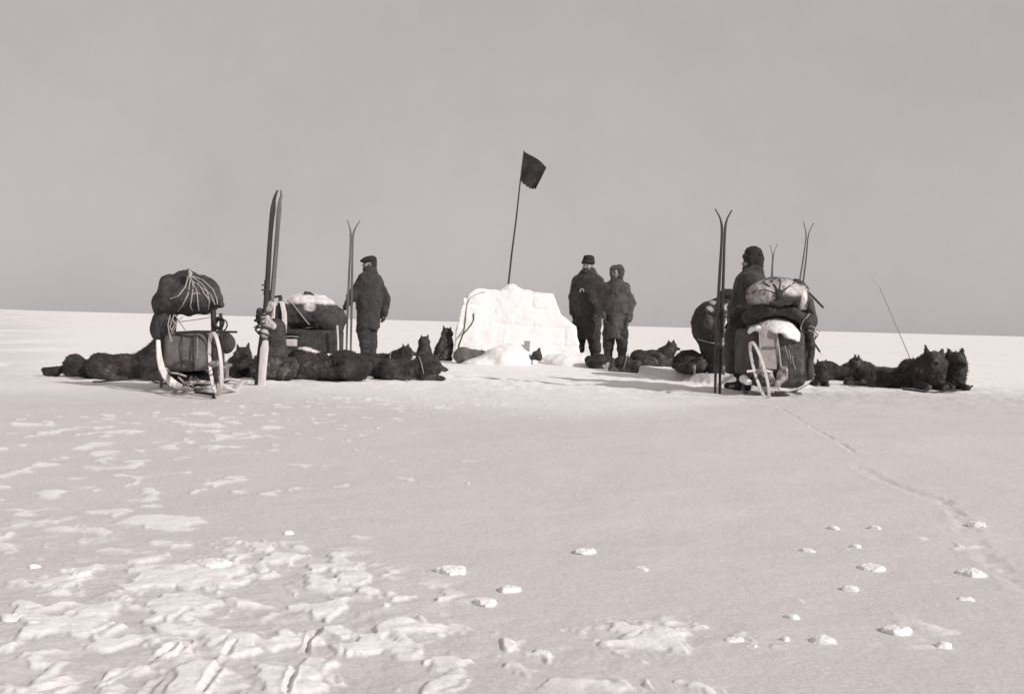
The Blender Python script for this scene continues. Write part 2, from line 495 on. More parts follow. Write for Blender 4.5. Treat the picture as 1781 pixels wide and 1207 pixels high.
# ================================================================== THE SNOW FIELD
def build_ground():
    th = np.concatenate([np.linspace(-180, -32, 45, endpoint=False), np.linspace(-32, -25, 40, endpoint=False),
                         np.linspace(-25, 25, 1050, endpoint=False), np.linspace(25, 32, 40, endpoint=False), np.linspace(32, 180, 45, endpoint=False)])
    th = np.radians(th)
    r = [.4]
    while r[-1] < 9000:
        q = r[-1]
        if q < 2.2: s = .15
        elif q < 30: s = min(max(q * q / 1612 * 1.45, .006), .11)
        else: s = q * .05
        r.append(q + s)
    r = np.array(r)
    RR, TT = np.meshgrid(r, th, indexing='ij')
    X = RR * np.sin(TT); Y = RR * np.cos(TT)
    Z = macro(X, Y)
    xy = np.stack([X, Y], -1)
    near = (RR < 40)
    fade = 1 - sstep(20, 40, RR)
    # wind ripples and patches of softer snow
    big = fbm(xy / 1.7, 3, 1)
    X0, Y0 = X, Y
    X = X + .16 * (fbm(xy / .13, 3, 51) - .5); Y = Y + .22 * (fbm(xy / .13, 3, 52) - .5)      # warp, so no patch shows a straight edge
    pn = fbm(np.stack([X / .08 + .25 * Y, Y / .115], -1), 3, 2)
    pf = .8 * vnoise(np.stack([X / .085 + .5 * Y, Y / .15], -1), 3) + .2 * vnoise(np.stack([X / .05, Y / .10], -1), 4)
    X, Y = X0, Y0
    def zone(px, py, rx, ry, a):      # rx, ry in metres
        q = GP(px, py)
        return a * np.exp(-(((X - q.x) / rx) ** 2 + ((Y - q.y) / ry) ** 2))
    nz_ = [(330, 1080, .40, .55, 1.0), (560, 1050, .30, .35, .9), (120, 1040, .25, .5, .6), (700, 1110, .22, .2, .7), (950, 1140, .2, .14, .6), (1170, 1110, .22, .2, .8),
           (560, 1190, .35, .12, .6), (300, 1180, .4, .12, .6), (1150, 1195, .2, .06, .5), (60, 930, .25, .5, .45), (420, 975, .35, .4, .6)]
    dn = sum(zone(*q) for q in nz_)
    mf = [(400, 735, 2.0, 1.7, .66), (120, 740, 1.2, 1.6, .55), (170, 800, 1.2, 1.6, .56), (100, 900, .7, 1.0, .45), (300, 870, .9, 1.1, .33), (680, 840, .4, .4, .42), (950, 705, 1.6, .8, .60), (600, 700, 1.6, 1.0, .6),
          (1640, 930, .6, .8, .34), (1700, 690, .7, .8, .5), (450, 900, .5, .6, .3), (1640, 1080, .5, .3, .35)]
    df = sum(zone(*q) for q in mf)
    patch_n = sstep(.60 - .16 * np.clip(dn, 0, 1.2), .76 - .16 * np.clip(dn, 0, 1.2), pn) * sstep(.05, .5, dn)
    th_f = .89 - .28 * np.clip(df, 0, 1)
    patch_f = sstep(th_f, th_f + .16, pf) * sstep(.04, .15, df)
    # broad white drift around and beyond the camp
    edge = 11.6 + 4.0 * sstep(.12, .30, X / np.maximum(Y, 1)) + 1.1 * (fbm(np.stack([X / 2.5, Y * 0], -1), 3, 8) - .5) * 2 + .5 * (pf - .5)
    far = .55 * sstep(edge - 1.8, edge + .5, Y) + .45 * sstep(edge, edge + 5.0, Y)
    far = np.clip(far * (.8 + .5 * fbm(np.stack([X / .6, Y / 1.6], -1), 3, 14)), 0, 1)
    left_tex = sstep(-.33, -.42, X / np.maximum(Y, 1)) * sstep(12, 14, Y)
    far = far * (1 - left_tex * .55 * sstep(.35, .6, fbm(np.stack([X / 1.5, Y / 5.0], -1), 3, 12)))
    # shade on the face of the dug step, painted into the snow colour
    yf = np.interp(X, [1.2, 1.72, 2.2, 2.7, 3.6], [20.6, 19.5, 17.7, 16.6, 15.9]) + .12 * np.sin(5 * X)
    step_shade = sstep(1.5, 1.7, X) * (1 - sstep(3.4, 3.9, X)) * sstep(yf - .05, yf + .02, Y) * (1 - sstep(yf + .30, yf + .5, Y))
    fresh = np.clip(np.maximum.reduce([patch_n * .85, patch_f * .8, far * .95]) - step_shade * 1.0 + (big - .5) * .25, -.4, 1)
    dzt = np.zeros_like(X)
    dzt += patch_n * .009 * fade + patch_f * .006 * fade
    dzt += (fbm(xy / .5, 3, 4) - .5) * .020 * fade
    amp = .3 + 1.4 * np.clip(dn, 0, 1)
    dzt += (fbm(xy / .07, 4, 5) - .5) * .008 * amp * (RR < 14)
    dzt += np.clip(dn, 0, 1) * (fbm(np.stack([X / .20 + Y / .33, Y / .75 - X / 1.5], -1), 3, 6) - .5) * .016
    # disturbed trail running to the lower right + short grooves in the foreground
    def groove(pts, w, depth, seed, less_fresh=.5):
        nonlocal dzt, fresh
        Pw = [GP(*q) for q in pts]
        dm = np.full(X.shape, 9.0)
        for a, b in zip(Pw[:-1], Pw[1:]):
            ab = np.array([b.x - a.x, b.y - a.y]); L = ab @ ab
            t = np.clip(((X - a.x) * ab[0] + (Y - a.y) * ab[1]) / L, 0, 1)
            dm = np.minimum(dm, np.hypot(X - a.x - t * ab[0], Y - a.y - t * ab[1]))
        wob = .35 + 1.3 * fbm(xy / .06, 3, seed)
        ww = w * wob
        br = sstep(.38, .62, fbm(xy / .09, 3, seed + 3))
        k = np.exp(-(dm / ww) ** 2) * br
        rim = np.exp(-((dm - 1.7 * ww) / (.7 * ww)) ** 2) * br
        dzt = dzt - depth * k + depth * .35 * rim
        fresh = np.clip(fresh - less_fresh * k, -.9, 1)  # less fresh snow, so the grey crust shows along the groove
    groove([(1350, 705), (1385, 728), (1422, 748), (1462, 772), (1500, 797)], .018, .006, 21, .30)
    groove([(1495, 812), (1530, 832), (1580, 855), (1632, 868), (1668, 895)], .034, .006, 22, .28)
    groove([(1668, 895), (1690, 935), (1718, 972), (1790, 1030)], .034, .005, 23, .22)
    groove([(345, 1210), (380, 1160), (418, 1105)], .008, .010, 24)
    groove([(498, 1205), (515, 1160), (548, 1095)], .008, .012, 25)
    groove([(250, 1207), (300, 1150), (330, 1120)], .008, .009, 26)
    groove([(1060, 1085), (1110, 1082), (1180, 1100)], .012, .012, 28)
    groove([(60, 1200), (170, 1170), (300, 1130)], .012, .014, 29)
    # snow is scuffed around sledges, men and dogs
    camp = np.exp(-((Y - 15.5) / 3.0) ** 2) * (np.abs(X) < 7)
    dzt += camp * ((fbm(xy / .35, 3, 17) - .5) * .05 + (fbm(xy / .13, 3, 18) - .5) * .03)
    Z = Z + dzt
    n0, n1 = X.shape
    V = np.stack([X, Y, Z], -1).reshape(-1, 3)
    i = np.arange(n0 - 1)[:, None]; j = np.arange(n1)[None, :]; j2 = (j + 1) % n1
    Q = np.stack([i * n1 + j, i * n1 + j2, (i + 1) * n1 + j2, (i + 1) * n1 + j], -1).reshape(-1, 4)[:, ::-1]
    c = len(V); V = np.concatenate([V, [[0, 0, 0.0]]])
    jj = np.arange(n1); cap = np.stack([np.full(n1, c), (jj + 1) % n1, jj, jj], 1)
    fr = np.concatenate([fresh.reshape(-1), [.1]])
    # close the centre with triangles via a second small mesh in the same object
    me = bpy.data.meshes.new("ground_snow")
    me.vertices.add(len(V)); me.vertices.foreach_set('co', V.astype(np.float32).ravel())
    tri = np.stack([np.full(n1, c), (jj + 1) % n1, jj], 1)
    loops = np.concatenate([Q.ravel(), tri.ravel()]).astype(np.int32)
    me.loops.add(len(loops)); me.loops.foreach_set('vertex_index', loops)
    me.polygons.add(len(Q) + len(tri))
    ls = np.concatenate([np.arange(len(Q)) * 4, len(Q) * 4 + np.arange(len(tri)) * 3]).astype(np.int32)
    me.polygons.foreach_set('loop_start', ls)
    me.update(calc_edges=True)
    me.polygons.foreach_set('use_smooth', np.ones(len(me.polygons), dtype=bool))
    if me.polygons[0].normal.z < 0: me.flip_normals()
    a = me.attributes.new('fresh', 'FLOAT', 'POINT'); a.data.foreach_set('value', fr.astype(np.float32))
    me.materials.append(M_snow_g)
    o = bpy.data.objects.new("ground_snow", me); COL.objects.link(o)
    o['kind'] = 'structure'; o['label'] = 'wide flat field of wind crusted snow'
build_ground()

# place a thing by its foot in the photograph and read further photo points at its own depth
class Spot:
    def __init__(s, px, py, dy=0.0, name=None, label=None, cat=None, group=None, Y=None):
        q = GP(px, py)
        if Y is not None:
            p0 = P(px, py, Y); q = Vector((p0.x, Y, G(p0.x, Y)))
        s.loc = q; s.Y = q.y; s.S = F / q.y
        s.o = thing(name, label, cat, q, 0, group) if name else None
    def L(s, px, py, dy=0.0):
        return P(px, py, s.Y + dy) - s.loc

# ================================================================== SNOW CAIRN WITH FLAG
sp = Spot(893, 628, Y=21.3, name='snow_cairn', label='big flat topped white snow cairn under the leaning flag', cat='snow cairn')
c = sp.o; L = sp.L
def cairn_f(p):
    # truncated pyramid by planes whose edges follow the photographed outline
    x, y, z = p[:, 0], p[:, 1], p[:, 2]
    tl, bl = L(810, 512), L(793, 636); tr, br = L(958, 514), L(1003, 628)
    top = L(833, 507).z; topr = L(956, 514).z
    zt = top + (x - L(833, 507).x) / (L(956, 514).x - L(833, 507).x) * (topr - top)
    t = np.clip(z / top, 0, 1.2)
    xl = np.interp(z, [bl.z, L(810, 590).z, L(822, 545).z, tl.z], [bl.x, L(799, 590).x, L(806, 545).x, tl.x + .02])
    xr = np.interp(z, [br.z, L(995, 568).z, L(969, 548).z, tr.z], [br.x, L(994, 568).x, L(969, 548).x, tr.x])
    hy = .98 - .33 * t
    n = .036 * 2 * (fbm(p * np.array([3, 3, 4.]), 4, 41) - .5)
    row = np.floor((z + .03 * np.sin(x * 2)) / .30); fz = (z + .03 * np.sin(x * 2)) / .30 - row; fx = (x + row * .27) / .55; fx = fx - np.floor(fx)
    seam = np.maximum(np.exp(-(np.minimum(fz, 1 - fz) * .30 / .022) ** 2), np.exp(-(np.minimum(fx, 1 - fx) * .55 / .022) ** 2)) * sstep(.42, .6, fbm(p * 2.2, 2, 77))
    n = n + .022 * seam
    cor = ((L(834, 507).x - x) * .55 + (z - L(834, 507).z) * .83) * .9
    return np.maximum.reduce([cor, (xl - x) * .95, (x - xr) * .9, (np.abs(y) - hy) * .95, z - zt]) - .03 + n
class FN:
    def __init__(s, f, lo, hi): s.f = f; s.lo = np.array(lo); s.hi = np.array(hi)
    def __call__(s, p): return s.f(p)
sculpt('snow_block_body', FN(cairn_f, (-1.15, -1.15, -.15), (1.35, 1.15, 1.4)), M_snow, c, h=.021, fine=.006, fscale=25, seed=3)
f = S(.10)
q = L(890, 508); f.el((q.x, 0, q.z - .05), (.30, .35, .10)); f.el((L(884, 500).x + .05, 0, L(884, 500).z - .04), (.13, .16, .10)); f.el((L(920, 510).x, 0, L(920, 510).z - .03), (.2, .3, .06))
sculpt('snow_heap', f, M_snow, c, h=.02, wob=.02, wscale=9, fine=.004, seed=5)
f = S(.15)
q = L(868, 640, -1.1); f.el((q.x + .12, -1.15, 0), (.44, .55, .26)); q = L(900, 610); f.el((q.x, -.95, .08), (.26, .35, .24)); f.el((L(845, 635).x, -1.3, -.04), (.40, .35, .10))
f.el((L(985, 628).x, -.95, .02), (.45, .4, .16)); f.el((L(1005, 640).x, -1.3, -.05), (.5, .3, .10))
sculpt('snow_drift', f, M_snow, c, h=.025, wob=.03, wscale=6, fine=.006, fscale=25, seed=6)
# dark shapes at the foot; the left one fills in for a shaded hollow
sk = Spot(822, 624, Y=19.95, name='hollow_shade', label='dark lump added for the shaded hollow at the left foot of the cairn', cat='bundle')
f = S(.04); a = sk.L(806, 618); b = sk.L(842, 612)
f.rc((a.x, 0, a.z), (b.x, 0, b.z), .125, .02, (1.15, .8, 1)); f.rc((sk.L(800, 618).x, 0, a.z - .02), (a.x, 0, a.z), .1, .12)
sculpt('bundle_cover', f, M_mid, sk.o, h=.012, fold=.008, seed=8)
sk = Spot(932, 625, Y=19.9, name='dark_wedge', label='dark pointed shape at the foot of the cairn near its middle', cat='bag')
f = S(.03); a = sk.L(938, 607); b = sk.L(934, 622)
f.rc((a.x, 0, a.z), (a.x, 0, b.z), .012, .045); f.rc((sk.L(926, 623).x, 0, b.z), (a.x, 0, b.z), .03, .045); f.rc((a.x, 0, a.z), (sk.L(927, 621).x, 0, b.z), .01, .03)
f.ops.append((S(.03).rc((sk.L(931, 616).x, 0, sk.L(931, 616).z), (sk.L(936, 618).x, 0, sk.L(936, 618).z), .05, .05), .03, False))
sculpt('bag_cover', f, M_dark, sk.o, h=.008, fold=.004, seed=9)
pk = Spot(916, 622, Y=20.05, name='slot_strip', label='short grey strip added for the slot in the front of the snow cairn', cat='strip')
MB().ribbon([pk.L(917, 626, -.05), pk.L(916, 608, 0), pk.L(917, 593, .06)], Vector((1, .1, 0)), [.07, .10, .10], Vector((0, 1, .1)), .02).build('slot_sheet', mat("grey_board", .26, .40, 7, .8, .5, 30, dist=.01), pk.o)  # added grey strip in place of a hollow slot in the snow
# dark line down the left edge of the cairn
mb = MB()
def hug0(spf, pts, f, dstart=-1.6, lift=.006):
    out = []
    for x, y in pts:
        dys = np.arange(dstart, .6, .01)
        v = f(np.array([spf.L(x, y, d) for d in dys])); i_ = int(np.argmax(v < 0))
        out.append(spf.L(x, y, dys[i_] - .01 - lift) if v[i_] < 0 else spf.L(x, y, float(dys[int(np.argmin(v))])))
    return out
mb.tube(hug0(sp, [(844, 508), (836, 509.5), (826, 513), (817, 519), (812.5, 528), (811, 540), (809.5, 556), (808, 570)], cairn_f) + [sp.L(805, 582, -1.0), sp.L(798, 600, -1.25), sp.L(796, 616, -1.35), sp.L(796.5, 633, -1.38)],
        [.003] * 4 + [.005] * 2 + [.008] * 2 + [.012, .015, .016, .016], 6)
mb.tube(hug0(sp, [(824, 545), (824, 556), (820, 564), (813, 573)], cairn_f) + [sp.L(806, 581, -1.0)], .009, 6)
o = mb.build('rope', M_rope_d); o.location = sp.loc
tag(o, 'dark line running down the left edge of the snow cairn', 'rope')

sf = Spot(883, 500, Y=21.3)
top = P(911.5, 262, 21.3); bot = P(882, 505, 21.3)
fo = thing('flag', 'dark flag on a thin leaning pole stuck in top of the snow cairn', 'flag', bot)
T = top - bot
MB().tube([Vector((0, 0, -.15)) - T * .02, T * .25 + Vector((.003, 0, 0)), T * .5 + Vector((.008, 0, 0)), T * .75, T], [.016, .0155, .014, .012, .010], 8).build('pole', M_wood_d, fo)
NU, NV = 22, 26
A0, A1 = P(911, 264, 21.3), P(906, 316, 21.3); B0, B1 = P(950.5, 291, 21.3), P(932, 329, 21.3)
Vt = []
for i in range(NU + 1):
    u = i / NU
    for j in range(NV + 1):
        v = j / NV
        p = (A0 * (1 - v) + A1 * v) * (1 - u) + (B0 * (1 - v) + B1 * v) * u
        p = p + Vector((0, 0, -.04 * math.sin(PI * u) * v + .03 * math.sin(PI * u) * (1 - v)))
        p = p + Vector((-.02 * math.sin(PI * u) * math.sin(v * 5) * u, .06 * math.sin(u * 7 + v * 3.5) * (.2 + u) + .02 * math.sin(9 * v + 3 * u), 0))
        if j > NV - 2: p = p + Vector((0, 0, .012 * math.sin(u * 31)))
        Vt.append(p - bot)
Fq = [(i * (NV + 1) + j, (i + 1) * (NV + 1) + j, (i + 1) * (NV + 1) + j + 1, i * (NV + 1) + j + 1) for i in range(NU) for j in range(NV)]
o = mesh_obj('flag_cloth', Vt, Fq, M_flag, fo)
sm = o.modifiers.new('thickness', 'SOLIDIFY'); sm.thickness = .004

# ================================================================== SKIS
def ski(Y, pts, label, material, w=.075, t=.018, ang=25, binding=None, group='skis standing upright in the snow'):
    """pts: photo points from the foot to the tip; the ski is swept through them at depth Y"""
    W3 = [P(px, py, Y) for px, py in pts]
    foot = W3[0].copy(); base = Vector((foot.x, foot.y, G(foot.x, foot.y)))
    o = thing('ski', label, 'ski', base, 0, group)
    # resample with catmull
    q = [p - base for p in W3]; q[0].z = min(q[0].z, -.06)
    n = 40; out = []
    lens = [0]
    for a, b in zip(q[:-1], q[1:]): lens.append(lens[-1] + (b - a).length)
    for i in range(n + 1):
        s = lens[-1] * i / n
        k = max(j for j in range(len(lens) - 1) if lens[j] <= s + 1e-9)
        u = (s - lens[k]) / (lens[k + 1] - lens[k])
        p0 = q[max(k - 1, 0)]; p1 = q[k]; p2 = q[k + 1]; p3 = q[min(k + 2, len(q) - 1)]
        d1 = lens[k + 1] - lens[k]
        m1 = (p2 - p0) / max(lens[k + 1] - lens[max(k - 1, 0)], 1e-6) * d1
        m2 = (p3 - p1) / max(lens[min(k + 2, len(lens) - 1)] - lens[k], 1e-6) * d1
        out.append(p1 * (2 * u ** 3 - 3 * u ** 2 + 1) + m1 * (u ** 3 - 2 * u ** 2 + u) + p2 * (-2 * u ** 3 + 3 * u ** 2) + m2 * (u ** 3 - u ** 2))
    wd = Vector((math.sin(R(ang)), math.cos(R(ang)), 0)); td = Vector((math.cos(R(ang)), -math.sin(R(ang)), 0))
    ws, ts = [], []
    for i in range(n + 1):
        u = i / n
        k = 1 + .25 * max(0, (u - .8) / .1) if u < .9 else 1.25 - (u - .9) * 10 * 1.0
        ws.append(w * max(k, .25)); ts.append(t * (1.5 - abs(u - .45) * 1.6 if u < .95 else .6))
    wds = []; tds = []
    for i in range(n + 1):
        tg = (out[min(i + 1, n)] - out[max(i - 1, 0)]).normalized()
        a = wd - tg * wd.dot(tg); wds.append(a.normalized()); tds.append(tg.cross(a).normalized())
    MB().ribbon(out, wds, ws, tds, ts).build('ski_board', material, o)
    if binding is not None:
        i = int(n * binding); p = out[i]
        b = MB()
        for k in (0, 1):
            pp = out[i + k]
            b.tube([pp + wds[i] * w * .6, pp + tds[i] * .05 + wds[i] * w * .3, pp + tds[i] * .055 - wds[i] * w * .3, pp - wds[i] * w * .6], .008, 6)
        b.ribbon([out[i - 1] + tds[i] * .02, out[i + 2] + tds[i] * .02], wds[i], w * .8, tds[i], .012)
        b.build('binding', M_strap, o)
    return o
GL = 'skis standing by the second sledge'
ski(13.3, [(445.5, 678), (452, 610), (457, 575), (463, 525), (470.5, 406), (476.5, 350), (479, 340), (483, 331)], 'dark ski leaning right beside the pole lashings, left one of the tallest left pair', M_wood_d, w=.066, t=.02, ang=24, binding=.5, group=GL)
ski(13.36, [(453, 676), (457, 640), (462, 590), (471, 535), (476.5, 480), (482, 410), (487, 350), (489.5, 340), (488, 331)], 'dark ski leaning right with a paler edge, right one of the tallest left pair', M_wood_k, w=.062, t=.018, ang=24, binding=.45, group=GL)
ski(20.9, [(602, 640), (604, 560), (607.5, 470), (610, 412), (609, 399), (604, 383)], 'pale shafted ski at the arm of the lone man on the left, tip bent left', M_wood_k, w=.07, t=.02, ang=8, group=GL)
ski(20.95, [(609.5, 640), (611, 560), (612.5, 470), (614, 412), (617, 399), (626.5, 383.5)], 'pale shafted ski at the arm of the lone man on the left, tip bent right', M_wood_k, w=.07, t=.02, ang=8, group=GL)
GR = 'skis standing by the right hand sledges'
ski(14.3, [(1243.5, 686), (1246, 600), (1250.5, 500), (1255.5, 410), (1255, 390), (1251, 376), (1243.5, 363.5)], 'tall dark ski in front of the pale hump load, curved tip bent left', M_wood_d, w=.08, t=.02, ang=20, binding=.45, group=GR)
ski(14.36, [(1252, 686), (1253, 600), (1257.5, 500), (1260.5, 410), (1262, 392), (1265.5, 379), (1273, 366)], 'tall dark ski in front of the pale hump load, curved tip bent right', M_wood_d, w=.08, t=.02, ang=20, binding=.45, group=GR)
ski(24.0, [(1339, 640), (1341.5, 480), (1343.5, 447), (1342.5, 438), (1338.5, 426)], 'short looking far ski just right of the fur capped man, tip bent left', M_wood_k, w=.075, t=.02, ang=8, group=GR)
ski(24.05, [(1341.5, 640), (1343.5, 480), (1345, 447), (1347, 438), (1351.5, 425)], 'short looking far ski just right of the fur capped man, tip bent right', M_wood_k, w=.075, t=.02, ang=8, group=GR)
ski(18.5, [(1377, 660), (1390, 497), (1397, 450), (1402, 412), (1401, 400), (1397, 386)], 'ski rising behind the right sledge load, tip bent left', M_wood_k, w=.075, t=.02, ang=10, group=GR)
ski(18.56, [(1386, 660), (1396.5, 497), (1402, 450), (1405.5, 412), (1408.5, 401), (1415.5, 388)], 'ski rising behind the right sledge load, tip bent right', M_wood_k, w=.075, t=.02, ang=10, group=GR)

# ================================================================== SLEDGE HELPERS
def wheel(parent, C, axis, up, r, name='measuring_wheel', w=.028):
    """light rimmed sledge-meter wheel (> rim, hub, spoke)"""
    C = Vector(C); axis = Vector(axis).normalized(); up = Vector(up); up = (up - axis * up.dot(axis)).normalized(); sd = axis.cross(up)
    n = 48
    # felloe: flat band
    V = []; Fc = []
    for i in range(n):
        a = 2 * PI * i / n; d = up * math.cos(a) + sd * math.sin(a)
        for rr, ww in ((r, -w / 2), (r, w / 2), (r - .022, w / 2), (r - .022, -w / 2)):
            V.append(C + d * rr + axis * ww)
    for i in range(n):
        j = (i + 1) % n
        for k in range(4):
            k2 = (k + 1) % 4; Fc.append((i * 4 + k, i * 4 + k2, j * 4 + k2, j * 4 + k))
    m = MB(); m.add(V, Fc); o = m.build(name, M_wood_l, parent)
    MB().tube([C - axis * .05, C - axis * .02, C + axis * .02, C + axis * .05], [.02, .032, .032, .02], 12).build('hub', M_wood_m, o)
    for k in range(10):
        a = 2 * PI * k / 10; d = up * math.cos(a) + sd * math.sin(a)
        MB().tube([C + d * .03, C + d * (r - .02)], .0035, 5).build('spoke', M_wood_d, o)
    return o
def runner_path(tip, mid, low, end, n=26):
    """bezier nose then straight tail"""
    tip, mid, low, end = map(Vector, (tip, mid, low, end)); out = []
    for i in range(n + 1):
        t = i / n
        out.append(tip * (1 - t) ** 2 + mid * 2 * t * (1 - t) + low * t * t)
    for i in range(1, 9): out.append(low.lerp(end, i / 8))
    return out
def sweep_board(mb, pts, side, w, t):
    pts = [Vector(p) for p in pts]; side = Vector(side); wd = []; td = []
    for i in range(len(pts)):
        tg = (pts[min(i + 1, len(pts) - 1)] - pts[max(i - 1, 0)]).normalized()
        a = (side - tg * side.dot(tg)).normalized(); wd.append(a); td.append(tg.cross(a).normalized())
    return mb.ribbon(pts, wd, w, td, t)
def sledge(sp, nose, label, heading, length=2.9, gauge=.5, w=.09, wood=M_wood_l, nose_h=.45, name='sledge', upright_h=.16, tilt=0):
    """wooden sledge: two upturned runners, uprights, cross bars, deck slats. heading = direction the nose points to, in the ground plane"""
    o = thing(name, label, 'sledge', sp.loc, 0, 'loaded dog sledges')
    hd = Vector((math.cos(heading), math.sin(heading), 0)); sd = Vector((-hd.y, hd.x, 0))
    N0 = Vector(nose)
    for s in (-1, 1):
        off = N0 + sd * s * gauge / 2; off.z = 0
        nh = nose_h[0 if s < 0 else 1] if isinstance(nose_h, tuple) else nose_h
        tip = off + Vector((0, 0, nh)) + hd * (.02 + nh * .12)
        mid = off + Vector((0, 0, -.03)) + hd * .10
        low = off - hd * .48 + Vector((0, 0, .015)); end = off - hd * length + Vector((0, 0, .02))
        m = MB(); sweep_board(m, runner_path(tip, mid, low, end), sd, w, .02)
        m.build('runner', wood, o)
    for k in range(6):
        q = N0 - hd * (.6 + k * (length - .75) / 5); q.z = 0
        for s in (-1, 1):
            b = q + sd * s * gauge / 2
            MB().tube([b + Vector((0, 0, .02)), b + Vector((0, 0, upright_h))], .017, 6).build('upright', M_wood_m, o)
        MB().tube([q - sd * (gauge / 2 + .05) + Vector((0, 0, upright_h)), q + sd * (gauge / 2 + .05) + Vector((0, 0, upright_h))], .018, 6).build('crossbar', M_wood_m, o)
    for k in (-1.5, -.5, .5, 1.5):
        a = N0 - hd * .5 + sd * k * gauge / 3.4; b = N0 - hd * length + sd * k * gauge / 3.4
        a.z = b.z = upright_h + .025
        MB().ribbon([a, b], sd, .06, Vector((0, 0, 1)), .012).build('deck_slat', M_wood_m, o)
    return o, hd, sd
def lash(o_name, loc, paths, r, m, label, cat='rope', parent=None):
    mb = MB()
    for p in paths: mb.tube(p, r, 6)
    ob = mb.build(o_name, m, parent)
    if parent is None:
        ob.location = loc; tag(ob, label, cat)
    return ob
def box_px(sp, x0, y0, x1, y1, dy0, dy1, name, m, parent=None, rr=.02, rz=0, wob=0, fold=0, h=.014, label=None, cat=None, sag=0, group=None, seed=0, tufts=0):
    a = sp.L((x0 + x1) / 2, (y0 + y1) / 2, (dy0 + dy1) / 2); hw = (x1 - x0) / 2 / sp.S; hh = (y1 - y0) / 2 / sp.S
    f = S(.03).bx((a.x, a.y, a.z), (hw, abs(dy1 - dy0) / 2, hh), rr, (0, 0, rz))
    o = sculpt(name, f, m, parent, h=h, wob=wob, wscale=9, fold=fold, seed=seed)
    return o

# ================================================================== SLEDGE 1 (far left, nose towards the camera)
s1 = Spot(330, 684, name=None); L = s1.L
hdg = R(-80)
nose = L(318, 672, -.1); nose.z = 0
sl1, hd, sd = sledge(s1, nose, 'sledge at far left with a pale upturned runner and a tall dark tarpaulin tower', hdg, gauge=.50, nose_h=(.40, .16), w=.06)
# the photographed runner sweep: rebuild the left runner's nose as the broad pale curve
for ch in [c_ for c_ in sl1.children if c_.name.startswith('runner')]:
    bpy.data.objects.remove(ch)
lp = [L(275, 592, -.05), L(275.5, 605, -.08), L(277, 622, -.10), L(281, 640, -.12), L(288, 655, -.14), L(300, 666, -.14), L(314, 674, -.06), L(328, 678, .15)]
e0 = lp[-1]; e0.z = .02
lp2 = lp + [e0 + Vector((-.34, 2.0, 0)) * (k / 6) for k in range(1, 7)]
m = MB(); sweep_board(m, lp2, Vector((.75, .62, .1)), [.035, .04, .05, .058, .065, .07, .07, .07] + [.07] * 6, .022); m.build('runner', M_wood_l, sl1)
off = Vector((.40, .04, 0))
rp = [p + off for p in lp2[5:]]
m = MB(); sweep_board(m, rp, Vector((.75, .62, .1)), .06, .022); m.build('runner', M_wood_l, sl1)
m = MB(); m.tube([L(322, 666, -.02), L(345, 664, -.05), L(372, 666, -.08)], .016, 8); m.build('nose_bar', M_wood_l, sl1)
wheel(sl1, L(374.5, 633, -.42), (.97, .43, .10), L(379, 580, -.42) - L(369, 688, -.42), 54 / s1.S)
m = MB(); m.tube([L(374, 633, -.42), L(360, 634, -.2), L(362, 634, .0)], .014, 8); m.tube([L(374, 633, -.42), L(392, 640, -.2), L(391, 655, .1)], .012, 8); m.build('wheel_fork', M_wood_m, sl1)
m = MB(); m.tube([L(340, 682, -.15), L(370, 686, -.34), L(373, 693, -.40)], [.012, .016, .012], 8); m.build('wheel_scraper', M_wood_d, sl1)
# uprights of the tower
for (xa, ya, xb, yb, rr, nm) in ((283, 545, 287, 660, .030, 'tower_post'), (371, 540, 375, 668, .026, 'tower_post'), (384, 545, 386, 640, .016, 'tower_post')):
    MB().tube([L(xa, ya, .05), L(xb, yb, .05)], rr, 8).build(nm, M_wood_d, sl1)
MB().tube([L(305, 579, -.05), L(340, 577, -.08), L(412.5, 577.5, -.12)], [.013, .013, .010], 8).build('tow_bar', M_wood_d, sl1)

g1 = thing('provision_case', 'dark round ended provision case low on the far left sledge', 'case', s1.loc)
f = S(.05)
f.bx((L(337, 612, .35).x, .38, L(337, 612).z), (.185, .42, .17), .06)
sculpt('case_body', f, M_mid, g1, h=.012, fold=.006, seed=11)
lash('strap', None, [[L(339, 581, -.06), L(338, 600, -.075), L(336, 630, -.075), L(333, 645, -.05)]], .007, M_strap, None, parent=g1)
lash('strap', None, [[L(318, 582, -.05), L(316, 600, -.07), L(317, 642, -.05)]], .005, M_strap, None, parent=g1)
lash('cord', None, [[L(343, 586, -.08), L(344, 610, -.085), L(340, 644, -.06)]], .004, M_rope, None, parent=g1)

g2 = thing('kit_bag', 'dark lumpy kit bag hung down the left side of the far left sledge', 'bag', s1.loc)
f = S(.05)
f.rc(L(291, 545, .12), L(289, 600, .12), .085, .075); f.rc(L(277, 577, .1), L(278, 580, .1), .07, .072); f.rc(L(289, 600, .15), L(293, 650, .18), .07, .055)
f.el(L(281, 565, .12), (.09, .10, .11))
sculpt('bag_cover', f, M_dark, g2, h=.011, wob=.01, fold=.012, fsc=14, seed=12)

